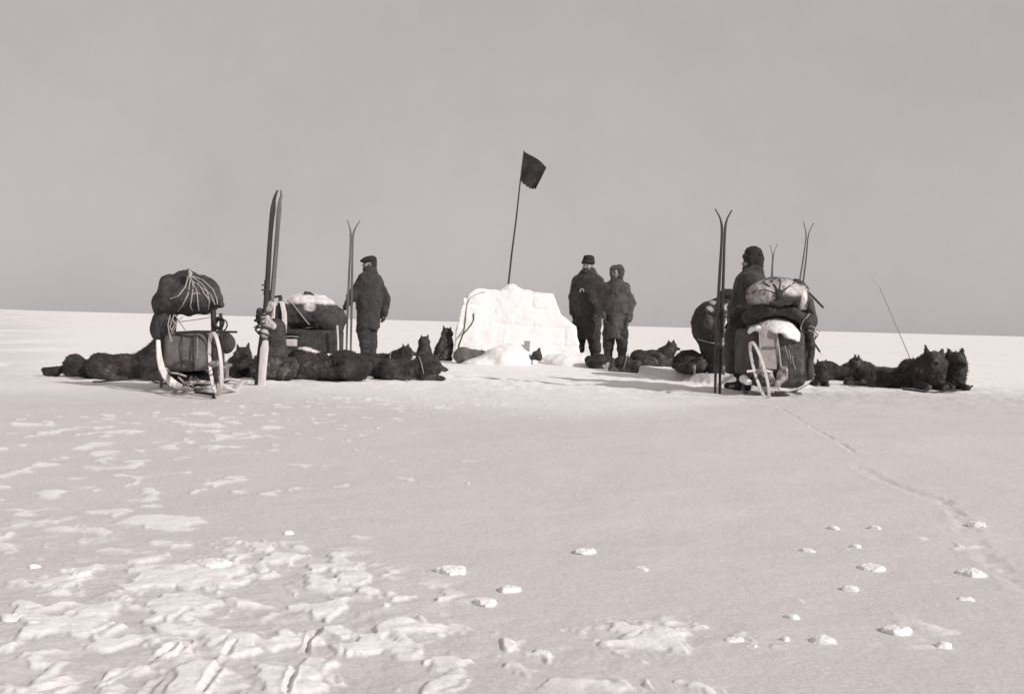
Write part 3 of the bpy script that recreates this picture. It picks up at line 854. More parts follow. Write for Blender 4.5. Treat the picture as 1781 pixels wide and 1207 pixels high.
g3 = thing('tarpaulin_load', 'dark peaked tarpaulin load topping the far left sledge, rope tied at its peak', 'load', s1.loc)
f = S(.10)
top = L(329, 474, .05)
f = S(.055)
f.rc(L(328.5, 472, .12), L(327, 506, .22), .018, .185, (1, 1.4, 1))
f.rc(L(290, 493, .2), L(285, 528, .2), .045, .065, (1, 2, 1)); f.rc(L(300, 500, .2), L(302, 525, .2), .09, .13, (1, 2, 1)); f.rc(L(358, 498, .2), L(362, 520, .2), .065, .10, (1, 2, 1))
f.rc(L(325, 487, .18), L(298, 499, .2), .045, .075, k=.06); f.rc(L(332, 487, .18), L(366, 505, .2), .045, .07, k=.06); f.rc(L(322, 492, .2), L(345, 498, .2), .09, .09, k=.07); f.rc(L(330, 520, .22), L(352, 522, .22), .14, .12, (1, 2.2, 1)); f.rc(L(374, 522, .1), L(386, 531, .05), .05, .012, k=.04)
f.rc(L(366, 503, .15), L(373, 522, .12), .05, .05); f.rc(L(284, 545, .15), L(300, 535, .15), .06, .07, k=.04); f.rc(L(276, 520, .15), L(279, 536, .15), .03, .045)
f.rc(L(330, 537, .12), L(345, 538, .12), .035, .03, k=.05)
sculpt('tarpaulin', f, M_dark, g3, h=.012, wob=.012, wscale=7, fold=.016, fdir=(1.2, 1.2, .5), fsc=8, seed=13,
       cut=lambda p: (L(300, 547).z + .02 * np.sin(p[:, 0] * 30)) - p[:, 2])
def on(spf, pts, dy):  # photo polyline at a depth list
    return [spf.L(x, y, d if not hasattr(dy, '__len__') else dy[i]) for i, (x, y) in enumerate(pts) for d in [dy if not hasattr(dy, '__len__') else 0]]
# front surface depth of the tarpaulin from its ellipsoids (rope hugs it)
def hug(spf, pts, f, dstart=-.6, lift=.006):
    out = []
    dense = []
    for (xa, ya), (xb, yb) in zip(pts[:-1], pts[1:]):
        n_ = max(1, int(math.hypot(xb - xa, yb - ya) / 3.0))
        dense += [(xa + (xb - xa) * k / n_, ya + (yb - ya) * k / n_) for k in range(n_)]
    pts = dense + [pts[-1]]
    for x, y in pts:
        hit = None
        dys = np.arange(dstart, 1.0, .012)
        pp = np.array([spf.L(x, y, d) for d in dys])
        v = f(pp)
        i = np.argmax(v < 0)
        if v[i] < 0: out.append(spf.L(x, y, dys[i] - .02 - lift))
        else: out.append(spf.L(x, y, float(dys[int(np.argmin(v))]) - lift))
    return out
ropes = [[(329, 476), (322, 500), (310, 515), (296, 520)], [(334, 482), (350, 493), (360, 506), (364, 524), (362, 538)], [(330, 470), (331, 485), (327, 512), (318, 530), (309, 542)], [(331, 478), (336, 500), (333, 520), (331, 533), (335, 541)],
         [(332, 484), (342, 505), (344, 525), (346, 541)], [(333, 487), (350, 500), (366, 512), (374, 530)], [(333, 480), (352, 487), (370, 503), (377, 520), (379, 536)],
         [(344, 492), (354, 509), (362, 520)], [(336, 512), (342, 509), (348, 512)]]
for rp_ in ropes:
    lash('rope', None, [hug(s1, rp_, f)], .006, M_rope, None, parent=g3)
MB().tube([L(329, 470, .0), L(331, 476, -.02), L(330, 484, -.05)], [.012, .02, .012], 8).build('knot', M_rope, g3)

g4 = thing('rope_coil', 'coil of rope hanging on the right post of the far left sledge', 'rope', s1.loc)
mb = MB()
for k in range(5):
    cc = L(383 + random.uniform(-3, 3), 563 + random.uniform(-3, 4), -.06 + k * .012); r_ = .035 + random.uniform(0, .02)
    mb.tube([cc + Vector((math.cos(a) * r_, .01 * math.sin(3 * a), math.sin(a) * r_ * 1.1)) for a in np.linspace(0, 2 * PI, 16)[:-1]], .007, 6, close=True)
mb.build('coil', M_rope_d, g4)
MB().tube([L(384, 548, -.02), L(383, 556, -.05)], .007, 6).build('hanging_loop', M_rope_d, g4)
lash('net_rope', s1.loc, [[L(303, 547, -.02), L(298, 560, -.04), L(293, 578, -.04), L(299, 592, -.04), L(301, 612, -.03), L(305, 632, -.03)],
                          [L(296, 548, -.02), L(292, 565, -.05), L(296, 590, -.04), L(296, 612, -.03)],
                          [L(305, 548, -.02), L(312, 560, -.04), L(322, 574, -.05)], [L(318, 551, -.03), L(305, 562, -.04), L(298, 575, -.05)],
                          [L(310, 560, -.02), L(335, 557, -.02), L(366, 552, -.02)], [L(300, 556, -.04), L(307, 566, -.05), L(300, 578, -.05), L(295, 568, -.05)]], .0055, M_rope,
     'pale rope netting tied down the left side of the far left sledge', 'rope')
g5 = thing('fur_roll', 'dark round roll bulging from the right side of the far left sledge', 'roll', s1.loc)
f = S(.02); f.rc(L(394, 597, .10), L(394, 597, .55), .078, .075); f.rc(L(392, 590, .12), L(393, 603, .12), .06, .06)
sculpt('roll_cover', f, M_dark, g5, h=.012, fold=.007, seed=15)
MB().tube([L(388, 612, .05), L(389, 634, .05), L(387, 650, .05)], .012, 6).build('roll_strap', M_strap, g5)
lash('lashing', s1.loc, [[L(325, 672, -.08), L(332, 668, -.1), L(338, 674, -.1), L(331, 679, -.1), L(325, 674, -.08)], [L(333, 655, -.02), L(328, 665, -.08), L(336, 668, -.1), L(345, 660, -.05)], [L(345, 676, -.1), L(356, 672, -.12), L(364, 677, -.14)],
                          [L(288, 640, -.1), L(296, 648, -.1), L(310, 650, -.05), L(325, 655, -.03)], [L(310, 655, -.02), L(322, 668, -.06)]], .010, M_rope, 'pale lashing knotted at the nose of the far left sledge', 'rope')
g6 = thing('food_sack', 'low dark sack under the case on the far left sledge', 'sack', s1.loc)
f = S(.04); f.rc(L(313, 660, .3), L(362, 658, .3), .06, .065, (1, 2.2, 1))
sculpt('sack_cover', f, M_dark, g6, h=.012, fold=.01, seed=16)

# ================================================================== SLEDGE 2 (second from left, behind resting dogs)
s2 = Spot(545, 645, Y=16.8); L = s2.L
sl2, hd, sd = sledge(s2, Vector((L(538, 645).x, -.45, 0)), 'second sledge from the left behind dark sleeping dogs, with a pale upright bow', R(-80), length=1.9, gauge=.5, nose_h=.2, upright_h=.2)
MB().ribbon(on(s2, [(487, 524), (491, 528), (494.5, 545), (495, 562), (494, 580), (493, 592)], -.42), Vector((1, .2, 0)), [.05, .06, .065, .065, .06, .05], Vector((.2, -1, 0)), .02).build('bow', M_wood_l, sl2)
MB().tube(on(s2, [(488, 516), (486, 545), (485, 585), (484, 640)], -.36), .026, 8).build('tower_post', M_wood_d, sl2)
MB().tube(on(s2, [(471, 517.5), (482, 516), (490, 515)], -.36), .015, 8).build('tower_bar', M_wood_d, sl2)
MB().tube(on(s2, [(478, 525), (476.5, 548), (476, 600)], -.40), .014, 8).build('tower_post', M_wood_l, sl2)
MB().ribbon(on(s2, [(586.5, 566), (588, 590), (588.5, 640)], -.42), Vector((1, .1, 0)), .022, Vector((0, -1, 0)), .02).build('rear_strut', M_wood_l, sl2)
g = thing('canvas_roll', 'big canvas roll on the second sledge from left, white on top', 'load', s2.loc)
f = S(.07)
f.rc(L(507, 545, .0), L(556, 544, .0), .215, .23, (1, 1.2, 1)); f.el(L(530, 526, .0), (.20, .27, .105)); f.rc(L(530, 519, 0), L(542, 522, 0), .05, .05)
f2 = f
sculpt('roll_cover', f, M_pale_lit, g, h=.013, wob=.010, fold=.014, fdir=(.5, 1, 1), fsc=8, seed=21, coat=pale_lit(s2, [(505, 560, 8, 20, .35), (545, 535, 12, 8, .7)], .22, top=(520, 533)))  # roll turns paler towards its top
lash('rope', None, [hug(s2, [(500, 522), (510, 530), (524, 548), (538, 565)], f2), hug(s2, [(500, 570), (520, 572), (545, 569), (570, 568)], f)], .008, M_rope, None, parent=g)
f3 = S(.02); f3.rc(L(532, 510, -.1), L(536, 513, -.1), .028, .026); f3.rc(L(538, 510, -.1), L(544, 515, -.1), .022, .028); f3.rc(L(543, 517, -.12), L(546, 527, -.2), .022, .026)
o = sculpt('mitten', f3, M_dark, None, h=.007, seed=23); o.location = s2.loc
tag(o, 'dark mitten lying on the white top of the canvas roll', 'mitten')
g = thing('tarpaulin_bag', 'dark bag sloping down the right end of the second sledge from left', 'bag', s2.loc)
f = S(.08)
f.el(L(562, 552, .05), (.17, .30, .25)); f.el(L(579, 560, .05), (.16, .28, .22)); f.rc(L(556, 524, .0), L(560, 545, .0), .05, .15); f.rc(L(592, 545, 0), L(597, 556, 0), .05, .05, k=.04)
sculpt('bag_cover', f, M_dark, g, h=.013, wob=.012, fold=.014, seed=24)
g = thing('packing_case', 'dark packing case under the canvas roll on the second sledge', 'case', s2.loc)
box_px(s2, 502, 574, 592, 613, -.30, .35, 'case_body', M_dark, g, rr=.03, fold=.006, seed=25)
box_px(s2, 497, 574, 520, 582, -.42, -.3, 'case_handle', M_wood_d, g, rr=.02, h=.008)
MB().tube(on(s2, [(498, 585.5), (508, 585), (519, 586)], -.44), .008, 6).build('case_trim', M_rope, g)
g = thing('tin_box', 'small pale tin box low on the second sledge from the left', 'box', s2.loc)
o = box_px(s2, 493, 590, 515.5, 602, -.52, -.40, 'box_body', M_pale, g, rr=.008, h=.006)
MB().tube(on(s2, [(494, 603.5), (504, 604), (515, 603.5)], -.53), .005, 6).build('box_rim', M_wood_d, g)
g = thing('sleeping_bag_roll', 'dark furry bundle tied behind the leaning tall skis', 'bundle', s2.loc)
f = S(.05); f.rc(L(480, 570, -.5), L(480, 600, -.5), .12, .135); f.rc(L(466, 612, -.55), L(486, 618, -.5), .11, .14)
sculpt('bundle_cover', f, M_dark, g, h=.012, wob=.01, fold=.012, seed=26, tufts=500, tlen=.03)
# lashings of the tall skis
s2b = Spot(460, 672, Y=13.3); L = s2b.L
mb = MB()
for k, (cx, cy, rx, ry) in enumerate([(459, 543, .075, .03), (456, 553, .08, .035), (459, 565, .085, .03), (456, 574, .07, .03), (461, 583, .075, .025)]):
    cc = L(cx, cy)
    mb.tube([cc + Vector((math.cos(a) * rx, math.sin(a) * .07, math.sin(a + k) * ry)) for a in np.linspace(0, 2 * PI, 18)[:-1]], .010, 6, close=True)
mb.tube([L(450, 566, -.05), L(444, 570, -.08), L(441, 569, -.08)], .008, 6); mb.tube([L(453, 575, -.06), L(447, 579, -.08)], .009, 6)
mb.build('lashing', M_rope_d).location = s2b.loc
tag(bpy.data.objects['lashing.001'] if 'lashing.001' in bpy.data.objects else bpy.data.objects['lashing'], 'dark lashing wound round the tallest left skis', 'rope')
f = S(.02); f.rc(L(461, 553, -.03), L(462, 562, -.03), .040, .045, (1, .8, 1)); f.rc(L(460, 576, -.03), L(461, 582, -.03), .030, .035); f.rc(L(466, 538, .03), L(470, 530, .03), .035, .03); f.rc(L(466, 560, 0), L(474, 567, 0), .04, .03)
o = sculpt('canvas_bag', f, M_pale_lit, None, h=.008, fold=.014, fsc=20, seed=27, coat=lambda p: np.full(len(p), .62)); o.location = s2b.loc
tag(o, 'small white canvas bag tied to the tallest left skis', 'bag')
mb = MB(); mb.ribbon([L(455, 672, -.10), L(457, 640, -.08), L(460, 606, -.06), L(462, 592, -.05)], Vector((1, -.1, 0)), [.075, .08, .085, .05], Vector((.1, 1, 0)), .03)  # bright strip added as the sunlit lower face of the ski
o = mb.build('lit_ski_face', M_wood_l); o.location = s2b.loc
tag(o, 'bright strip painted as the sunlit face at the foot of the tallest left skis', 'strip')
f = S(.02); f.rc(L(452, 541, 0), L(454, 545, 0), .035, .03); f.rc(L(450, 550, 0), L(450, 560, 0), .03, .02)
o = sculpt('fur_mitt', f, M_dark, None, h=.008, fold=.006, seed=28); o.location = s2b.loc
tag(o, 'small dark fur mitt hanging at the lashing of the tallest left skis', 'mitten')

# ================================================================== SLEDGE 4 (pale patched hump, behind the tall dark skis)
s4 = Spot(1240, 655, Y=17.2); L = s4.L
sledge(s4, Vector((-.1, -.3, 0)), 'partly hidden sledge behind the tall dark skis on the right', R(-99), length=2.0, gauge=.40, nose_h=.12, wood=M_wood_m, w=.035)
g = thing('hump_load', 'tall rounded dark load with sunlit patches painted pale, behind the tall dark skis', 'load', s4.loc)
f = S(.10)
f.el(L(1241, 562, .1), (.29, .40, .31)); f.rc(L(1240, 575, .1), L(1245, 640, .1), .24, .13, (1, 1.3, 1)); f.el(L(1259, 552, .1), (.20, .34, .28)); f.rc(L(1213, 566, .05), L(1208, 562, .05), .05, .035, k=.06)
sculpt('load_cover', f, M_pale_lit, g, h=.014, wob=.012, fold=.016, fsc=9, seed=31,
       coat=pale_lit(s4, [(1231, 538, 7, 7, .62), (1239, 526, 7, 5, .6), (1264, 568, 11, 26, .95), (1247, 536, 8, 6, .55), (1258, 592, 8, 12, .6), (1228, 560, 9, 14, .38), (1262, 535, 9, 8, .62)], .13))  # sunlit canvas on the right side painted into the cover colour
MB().tube(hug(s4, [(1222, 532), (1238, 545), (1256, 552), (1272, 548)], f), .007, 6).build('rope', M_rope_d, g)
MB().tube(hug(s4, [(1214, 590), (1236, 596), (1262, 600)], f), .007, 6).build('rope', M_rope, g)
f4 = S(.03); f4.rc(L(1262, 511, 0), L(1276, 512, 0), .075, .07, (1, 1.2, .9)); f4.rc(L(1259, 518, 0), L(1279, 518, 0), .05, .05)
o = sculpt('fur_bundle', f4, M_furhat, None, h=.01, fold=.008, seed=33); o.location = s4.loc
tag(o, 'small dark fur bundle lying on top of the pale patched hump load', 'bundle')

# ================================================================== SLEDGE 3 (right, nose to the camera, wheel at its left)
s3 = Spot(1345, 680, Y=14.1); L = s3.L
n3 = Vector((L(1352, 680).x, .25, 0))
sl3, hd, sd = sledge(s3, n3, 'right hand sledge facing the camera with a leaning pale wheel in front', R(-98), length=2.8, gauge=.62, nose_h=(.03, .03), wood=M_wood_m, w=.04)
rp = [L(1413, 650, .25), L(1410, 655, .18), L(1400, 664, .08), L(1385, 672, 0), L(1368, 677, -.08), L(1356, 676, -.1), L(1350, 667, -.08), L(1349, 660, -.04)]
m = MB(); sweep_board(m, rp, Vector((.1, .9, .5)), [.06, .08, .09, .09, .08, .07, .05, .03], .024); m.build('bow', M_wood_l, sl3)
m = MB(); m.tube([L(1348, 683, -.12), L(1380, 680, -.04), L(1400, 670, .05), L(1414, 660, .15)], .016, 6); m.build('bow_shoe', M_wood_d, sl3)
wheel(sl3, L(1321, 645, -.55), (1.0, -.01, .30), L(1302, 597, -.55) - L(1341, 693, -.55), 51 / s3.S, w=.03)
m = MB(); m.tube([L(1299, 646, -.56), L(1321, 644.5, -.55), L(1334, 645, -.5), L(1345, 648, .05)], .014, 8); m.tube([L(1321, 645, -.5), L(1334, 660, -.1)], .012, 8); m.build('wheel_axle', M_wood_l, sl3)
M_batten = mat('rubbed_batten', .30, .48, 9, .8, .4, 30, dist=.01)
g = thing('stacked_cases', 'packing cases under white cover on the right hand sledge, pale panel in front', 'case', s3.loc)
f = S(.03).bx((L(1351, 612).x, .45, L(1351, 615).z), (.31, .50, .27), .05)
sculpt('case_body', f, mat('sooty_canvas', .055, .12, 9, .85, .6, 30, dist=.02), g, h=.014, fold=.009, seed=51)
box_px(s3, 1320, 570, 1352, 642, -.14, -.11, 'front_panel', M_pale2 if 'M_pale2' in globals() else mat("grey_board", .26, .40, 7, .8, .5, 30, dist=.01), g, rr=.01, h=.009, seed=52)
MB().ribbon([L(1321, 571, -.16), L(1322, 640, -.16)], Vector((1, 0, 0)), .014, Vector((0, 1, 0)), .010).build('panel_batten', M_batten, g)
MB().ribbon([L(1349, 570, -.16), L(1354, 600, -.16), L(1359, 642, -.16)], Vector((1, 0, 0)), .016, Vector((0, 1, 0)), .010).build('panel_batten', M_batten, g)
MB().tube([L(1325, 605, -.16), L(1335, 604, -.165), L(1350, 605, -.16)], .007, 6).build('panel_strap', M_strap, g)
g = thing('white_cover', 'snow white arched cover over the cases on the right hand sledge', 'cover', s3.loc)
fc = S(.05); fc.el(L(1346, 594, .3), (.305, .50, .285)); fc.el(L(1345, 580, .25), (.26, .47, .16)); fc.rc(L(1306, 577, -.05), L(1318, 572, -.1), .035, .04); fc.rc(L(1380, 578, -.05), L(1388, 584, .0), .035, .03)
sculpt('cover_canvas', fc, M_white, g, h=.013, wob=.010, fold=.008, seed=53,
       cut=lambda p: (np.interp(p[:, 0], [L(1300, 0).x, L(1312, 0).x, L(1345, 0).x, L(1375, 0).x, L(1392, 0).x], [L(1300, 583).z, L(1312, 580).z, L(1345, 575).z, L(1375, 582).z, L(1392, 592).z]) + .012 * np.sin(p[:, 0] * 45)) - p[:, 2])
g = thing('dark_bedding_roll', 'dark arched bedding roll between the white cover and top bag of the right sledge', 'roll', s3.loc)
fd = S(.06)
for a, b, ra, rb in (((1306, 552), (1328, 538), .075, .085), ((1328, 538), (1370, 540), .085, .085), ((1370, 540), (1396, 560), .085, .075), ((1396, 560), (1401, 600), .085, .07), ((1401, 600), (1400, 650), .07, .07)):
    fd.rc(L(*a, .25), L(*b, .25), ra, rb, (1, 3.6, 1), k=.05)
sculpt('roll_cover', fd, M_dark, g, h=.014, wob=.01, fold=.014, seed=54)
MB().tube(hug(s3, [(1300, 556), (1320, 546), (1344, 540), (1350, 532)], fd), .008, 6).build('rope', M_rope_d, g)
g = thing('top_bag', 'pale swollen bag lashed with dark ropes on top of the right sledge', 'bag', s3.loc)
ft = S(.06)
ft.el(L(1352, 512, .25), (.29, .46, .185)); ft.el(L(1325, 514, .22), (.15, .42, .125)); ft.el(L(1382, 516, .22), (.13, .40, .15)); ft.rc(L(1391, 520, .05), L(1395, 536, .0), .035, .03)
sculpt('bag_canvas', ft, M_pale_lit, g, h=.012, wob=.010, fold=.020, fdir=(1.2, 1, 1), fsc=10, seed=55, cut=lambda p: L(1350, 533).z + .03 * np.sin(p[:, 0] * 14) - p[:, 2],
       coat=pale_lit(s3, [(1335, 500, 34, 16, .62), (1375, 500, 26, 16, .66), (1322, 518, 20, 12, .58), (1393, 520, 6, 20, .85), (1352, 520, 9, 14, .25)], .38))
for pl_ in ([(1356, 483), (1357, 494), (1355, 510), (1352, 528)], [(1326, 490), (1340, 500), (1354, 509), (1366, 526)], [(1308, 508), (1330, 504), (1353, 511)], [(1340, 486), (1346, 496), (1355, 508), (1350, 520), (1340, 528)], [(1384, 490), (1370, 500), (1356, 511)]):
    MB().tube(hug(s3, pl_, ft, -.8), .009, 6).build('rope', M_rope_d, g)
f3 = S(.02).el(hug(s3, [(1355, 511)], ft, -.8)[0], (.045, .03, .05)); sculpt('knot', f3, M_rope_d, g, h=.007, wob=.01, wscale=30)
ff = S(.04); ff.el(L(1389, 496, .2), (.07, .2, .05), (0, 35, 0)); ff.rc(L(1383, 490, .1), L(1401, 503, .1), .03, .035)
o = sculpt('fur_mat', ff, M_dark, None, h=.01, fold=.006, seed=56); o.location = s3.loc
tag(o, 'small dark pad on the right shoulder of the pale top bag', 'pad')
g = thing('side_bags', 'dark bags with tangled cords down the right side of the right sledge', 'bag', s3.loc)
f = S(.04); f.rc(L(1404, 525, .15), L(1409, 560, .12), .06, .065, (1, 1.6, 1)); f.rc(L(1405, 560, .12), L(1402, 590, .12), .065, .05, (1, 1.6, 1)); f.rc(L(1397, 600, .1), L(1396, 652, .1), .06, .065, (1, 1.5, 1))
sculpt('bag_cover', f, M_dark, g, h=.012, wob=.012, fold=.014, seed=57)
rng = random.Random(5)
for k in range(7):
    x, y = 1398 + rng.uniform(-3, 14), 545 + rng.uniform(-4, 28); pts = []
    for i in range(6):
        pts.append(L(x, y, -.06 + rng.uniform(-.02, .02))); x += rng.uniform(-6, 7); y += rng.uniform(2, 7)
    MB().tube(pts, .007, 5).build('cord', M_rope if k % 2 else M_rope_d, g)
for k in range(7):
    x = 1362 + rng.uniform(0, 34); y = rng.uniform(592, 625); MB().tube([L(x, y, -.16), L(x + rng.uniform(-6, 6), y + 12, -.165), L(x + rng.uniform(-10, 10), y + 24, -.16)], .0045, 5).build('cord', M_rope if k % 3 == 0 else M_rope_d, g)
def stick(sp_, a, b, r, label, dy=0.0, m=M_wood_d, disc=False):
    A, B = sp_.L(*a, dy), sp_.L(*b, dy)
    t = thing('ski_pole', label, 'ski pole', sp_.loc, 0, 'ski poles at the right sledge')
    MB().tube([A, B], [r, r * .8], 8).build('shaft', m, t)
    mb = MB(); d = (B - A).normalized(); mb.tube([B, B + d * .05], [.005, .002], 6); mb.build('spike', M_metal, t)
    return t
stick(s3, (1386, 488), (1432, 535), .016, 'thick ski pole jutting down right from the pale top bag', -.05)
stick(s3, (1400, 572), (1426, 612), .014, 'thin ski pole slanting below the tangled cords of the right sledge', .05)
M_patchy = mat('patchy_pale_fur', .10, .55, 16, .9, .8, 60, dist=.02)
f = S(.02)
f.rc(L(1338, 652, -.12), L(1345, 664, -.14), .03, .03); f.rc(L(1362, 645, -.15), L(1360, 655, -.15), .045, .05); f.rc(L(1362, 655, -.15), L(1352, 668, -.18), .035, .03); f.el(L(1363, 646, -.19), (.025, .03, .025), sub=True)
o = sculpt('fur_boots', f, M_patchy, None, h=.008, wob=.008, wscale=20, fold=.014, fsc=22, seed=58, tufts=500, tlen=.02, tw=.004); o.location = s3.loc
tag(o, 'pale boots tied in a heap at the nose of the right sledge', 'boots')
f = S(.03); f.el(L(1301, 665, -.1), (.05, .06, .035)); f.el(L(1296, 660, .1), (.07, .1, .05))
o = sculpt('snow_lump', f, M_snow, None, h=.01, wob=.012, wscale=18, seed=59); o.location = s3.loc
tag(o, 'white snow lump between the coat of the fur capped man and the wheel', 'snow lump')
f = S(.04); f.rc(L(1316, 660, .1), L(1386, 662, .1), .07, .07, (1, 3.5, .9))
o = sculpt('ground_sack', f, M_dark, None, h=.013, wob=.012, fold=.012, seed=60); o.location = s3.loc
tag(o, 'flat dark sack on the deck under the cases of the right sledge', 'sack')

# whip standing in the snow
a, b = P(1590, 640, 17.7), P(1530, 500, 17.7); t_ = P(1470, 425, 17.7)
base = Vector((a.x, a.y, G(a.x, a.y)))
wt = thing('dog_whip', 'thin dog whip slanting up from the right hand dogs', 'whip', base)
MB().tube([a - base, b - base], [.006, .004], 6).build('handle', M_wood_m, wt)
MB().tube([b - base, (b - base).lerp(t_ - base, .15) + Vector((0, 0, -.01)), (b - base).lerp(t_ - base, .32)], [.0035, .003, .0015], 5).build('lash', M_rope, wt)

# ================================================================== MEN
def person(label, loc, yaw, H=1.75, arms=None, coat=M_anorak, hood=False, hat='cap', coat_len=.46, lean=0.0, stance=.11, feet_yaw=(10, -10), bulk=1.0, beard=True, seed=0, fold=.017, coat_fur=0, head_yaw=0, collar=True, boots_h=.2, foot_l=None, step=0.0, group=None):
    """one man: a continuous body under separate garments. Local frame: faces -Y, x to his left... z up"""
    k = H / 1.75
    o = thing('person', label, 'person', loc, yaw, group or 'men at the depot', k)
    ln = lambda z: -lean * max(z - .3, 0)
    HZ = 1.60; HD = np.array([0, ln(1.6) - .02, 1.62])
    sh = [np.array([s * .160 * bulk, ln(1.42), 1.345]) for s in (-1, 1)]
    hip = [np.array([s * .095, ln(.92), .90]) for s in (-1, 1)]
    kn = [np.array([s * (stance * .5 + .05), ln(.5) - .02 + (step * s) * .4, .49]) for s in (-1, 1)]
    an = [np.array([s * stance, .03 + step * s * .8, .09]) for s in (-1, 1)]
    arms = arms or {}
    el = []; wr = []
    for i, s in enumerate((-1, 1)):
        e, w = arms.get(s, ((s * .27 * bulk, .04, 1.12), (s * .27 * bulk, -.04, .86)))
        el.append(np.array(e, float) + [0, ln(1.1), 0]); wr.append(np.array(w, float) + [0, ln(.9), 0])
    hy = R(head_yaw); Rh = np.array(Matrix.Rotation(hy, 3, 'Z'))
    def hp(x, y, z): return HD + Rh @ np.array([x, y, z])
    # body
    f = S(.025)
    f.el(hp(0, .012, .03), (.078, .096, .092), (0, 0, head_yaw)); f.rc(hp(0, -.045, -.065), hp(0, -.03, -.03), .042, .055)
    f.rc(hp(0, -.09, .015), hp(0, -.112, -.018), .012, .017, k=.012)     # nose
    f.rc(hp(-.035, -.085, .035), hp(.035, -.085, .035), .012, k=.015)    # brow
    f.rc(hp(-.02, -.09, -.05), hp(.02, -.09, -.05), .010, k=.01)         # lips
    for s in (-1, 1):
        f.el(hp(s * .03, -.098, .014), (.015, .012, .010), k=.008, sub=True)
        f.el(hp(s * .082, .01, .0), (.012, .022, .032), k=.01)
        f.el(hp(s * .045, -.06, -.02), (.03, .035, .03), k=.03)
    f.rc(HD + [0, .015, -.06], (0, ln(1.42), 1.44), .058, .07)
    f.rc((-.13, ln(1.40), 1.38), (.13, ln(1.40), 1.38), .08, .08, k=.06); f.rc((0, ln(1.3), 1.30), (0, ln(1.0), 1.0), .135, .13, (1.1, .8, 1), k=.06)
    for i in (0, 1):
        f.rc(sh[i], el[i], .052, .042, k=.04); f.rc(el[i], wr[i], .042, .028)
        d = (wr[i] - el[i]); d /= np.linalg.norm(d); f.rc(wr[i], wr[i] + d * .07, .028, .026)
        f.rc(hip[i], kn[i], .085, .055, k=.05); f.rc(kn[i], an[i], .055, .038); f.rc(an[i] - [0, 0, .03], an[i] + [0, -.15, -.05], .035, .03)
    sculpt('body', f, M_skin, o, h=.0105, seed=seed)
    for s in (-1, 1):
        me_ = S(.001).el(hp(s * .03, -.092, .014), (.010, .009, .009)); sculpt('eye', me_, M_eye, o, h=.004)
    if beard:
        f = S(.02); f.rc(hp(-.035, -.065, -.075), hp(.035, -.065, -.075), .034); f.rc(hp(0, -.085, -.085), hp(0, -.075, -.115), .032, .02); f.rc(hp(-.035, -.098, -.038), hp(.035, -.098, -.038), .009)
        for s in (-1, 1): f.rc(hp(s * .068, -.02, -.02), hp(s * .05, -.055, -.07), .02, .03)
        sculpt('beard', f, M_beard, o, h=.008, wob=.006, wscale=40, seed=seed + 1)
    # trousers
    f = S(.05)
    for i in (0, 1):
        f.rc(hip[i] + [0, 0, .04], kn[i], .122 * bulk, .098 * bulk, k=.05); f.rc(kn[i], an[i] + [0, 0, .12], .098 * bulk, .082 * bulk)
    f.rc(hip[0] + [0, 0, .06], hip[1] + [0, 0, .06], .12)
    sculpt('trousers', f, M_trouser, o, h=.013, fold=fold, fdir=(1, 1, 1.6), fsc=7, seed=seed + 2, cut=lambda p: .17 - p[:, 2])
    # boots
    for i, s in enumerate((-1, 1)):
        fy = R(feet_yaw[i]); dv = np.array([math.sin(fy), -math.cos(fy), 0])
        if foot_l is not None and s == foot_l[0]: dv = np.array(foot_l[1], float)
        f = S(.03); a = an[i]
        f.rc(a + [0, 0, .20], a, .086, .074); b0 = a * [1, 1, 0] + [0, 0, .045] - dv * .05; b1 = a * [1, 1, 0] + [0, 0, .038] + dv * .19
        f.rc(b0, b1, .055, .044)
        sculpt('boot', f, M_boot, o, h=.011, fold=.006, seed=seed + 3 + i, cut=lambda p: -p[:, 2] - .005)
    # coat with sleeves
    f = S(.06)
    hem = H / k * coat_len
    f.rc((-.07 * bulk, ln(1.38), 1.35), (.07 * bulk, ln(1.38), 1.35), .11 * bulk, None, (1.1, 1, 1))
    f.rc((0, ln(1.34), 1.30), (0, ln(1.0), 1.0), .165 * bulk, .19 * bulk, (1.15, .95, 1), k=.10)
    f.rc((0, ln(1.0), 1.02), (0, ln(.75), min(hem, .66)), .19 * bulk, .165 * bulk, (1.16, .95, 1), k=.06)
    if hem < .6: f.rc((0, 0, .66), (0, .01, hem - .03), .165 * bulk, .15 * bulk, (1.16, .95, 1), k=.05)
    for i in (0, 1):
        f.rc(sh[i], el[i], .088 * bulk, .084, k=.06); f.rc(el[i], wr[i], .080, .060, k=.022)
    f.rc((0, ln(1.45), 1.43), HD + [0, .02, -.09], .105, .082, k=.06)
    cutp = lambda p: np.where(np.abs(p[:, 0]) < 9, hem + .012 * np.sin(p[:, 0] * 21 + seed) - p[:, 2], 0)
    if hood:
        f.el(HD + [0, .028, .028], (.118, .128, .138), k=.04)
        f.rc(hp(-.085, -.05, -.06), hp(-.085, -.06, .06), .03); f.rc(hp(.085, -.05, -.06), hp(.085, -.06, .06), .03)
        f.el(hp(0, -.115, -.005), (.062, .075, .080), (0, 0, head_yaw), k=.02, sub=True)
    elif collar:
        f.rc(hp(-.05, .05, -.11), hp(.05, .05, -.11), .075); f.rc(hp(-.08, -.01, -.125), hp(.08, -.01, -.125), .05)
    def cut2(p):
        c_ = cutp(p)
        # open only below the hem away from the hands
        return c_
    kw = dict(tufts=coat_fur, tlen=.03, tw=.006) if coat_fur else {}
    cover = 1e9
    low = min(wr[0][2], wr[1][2])
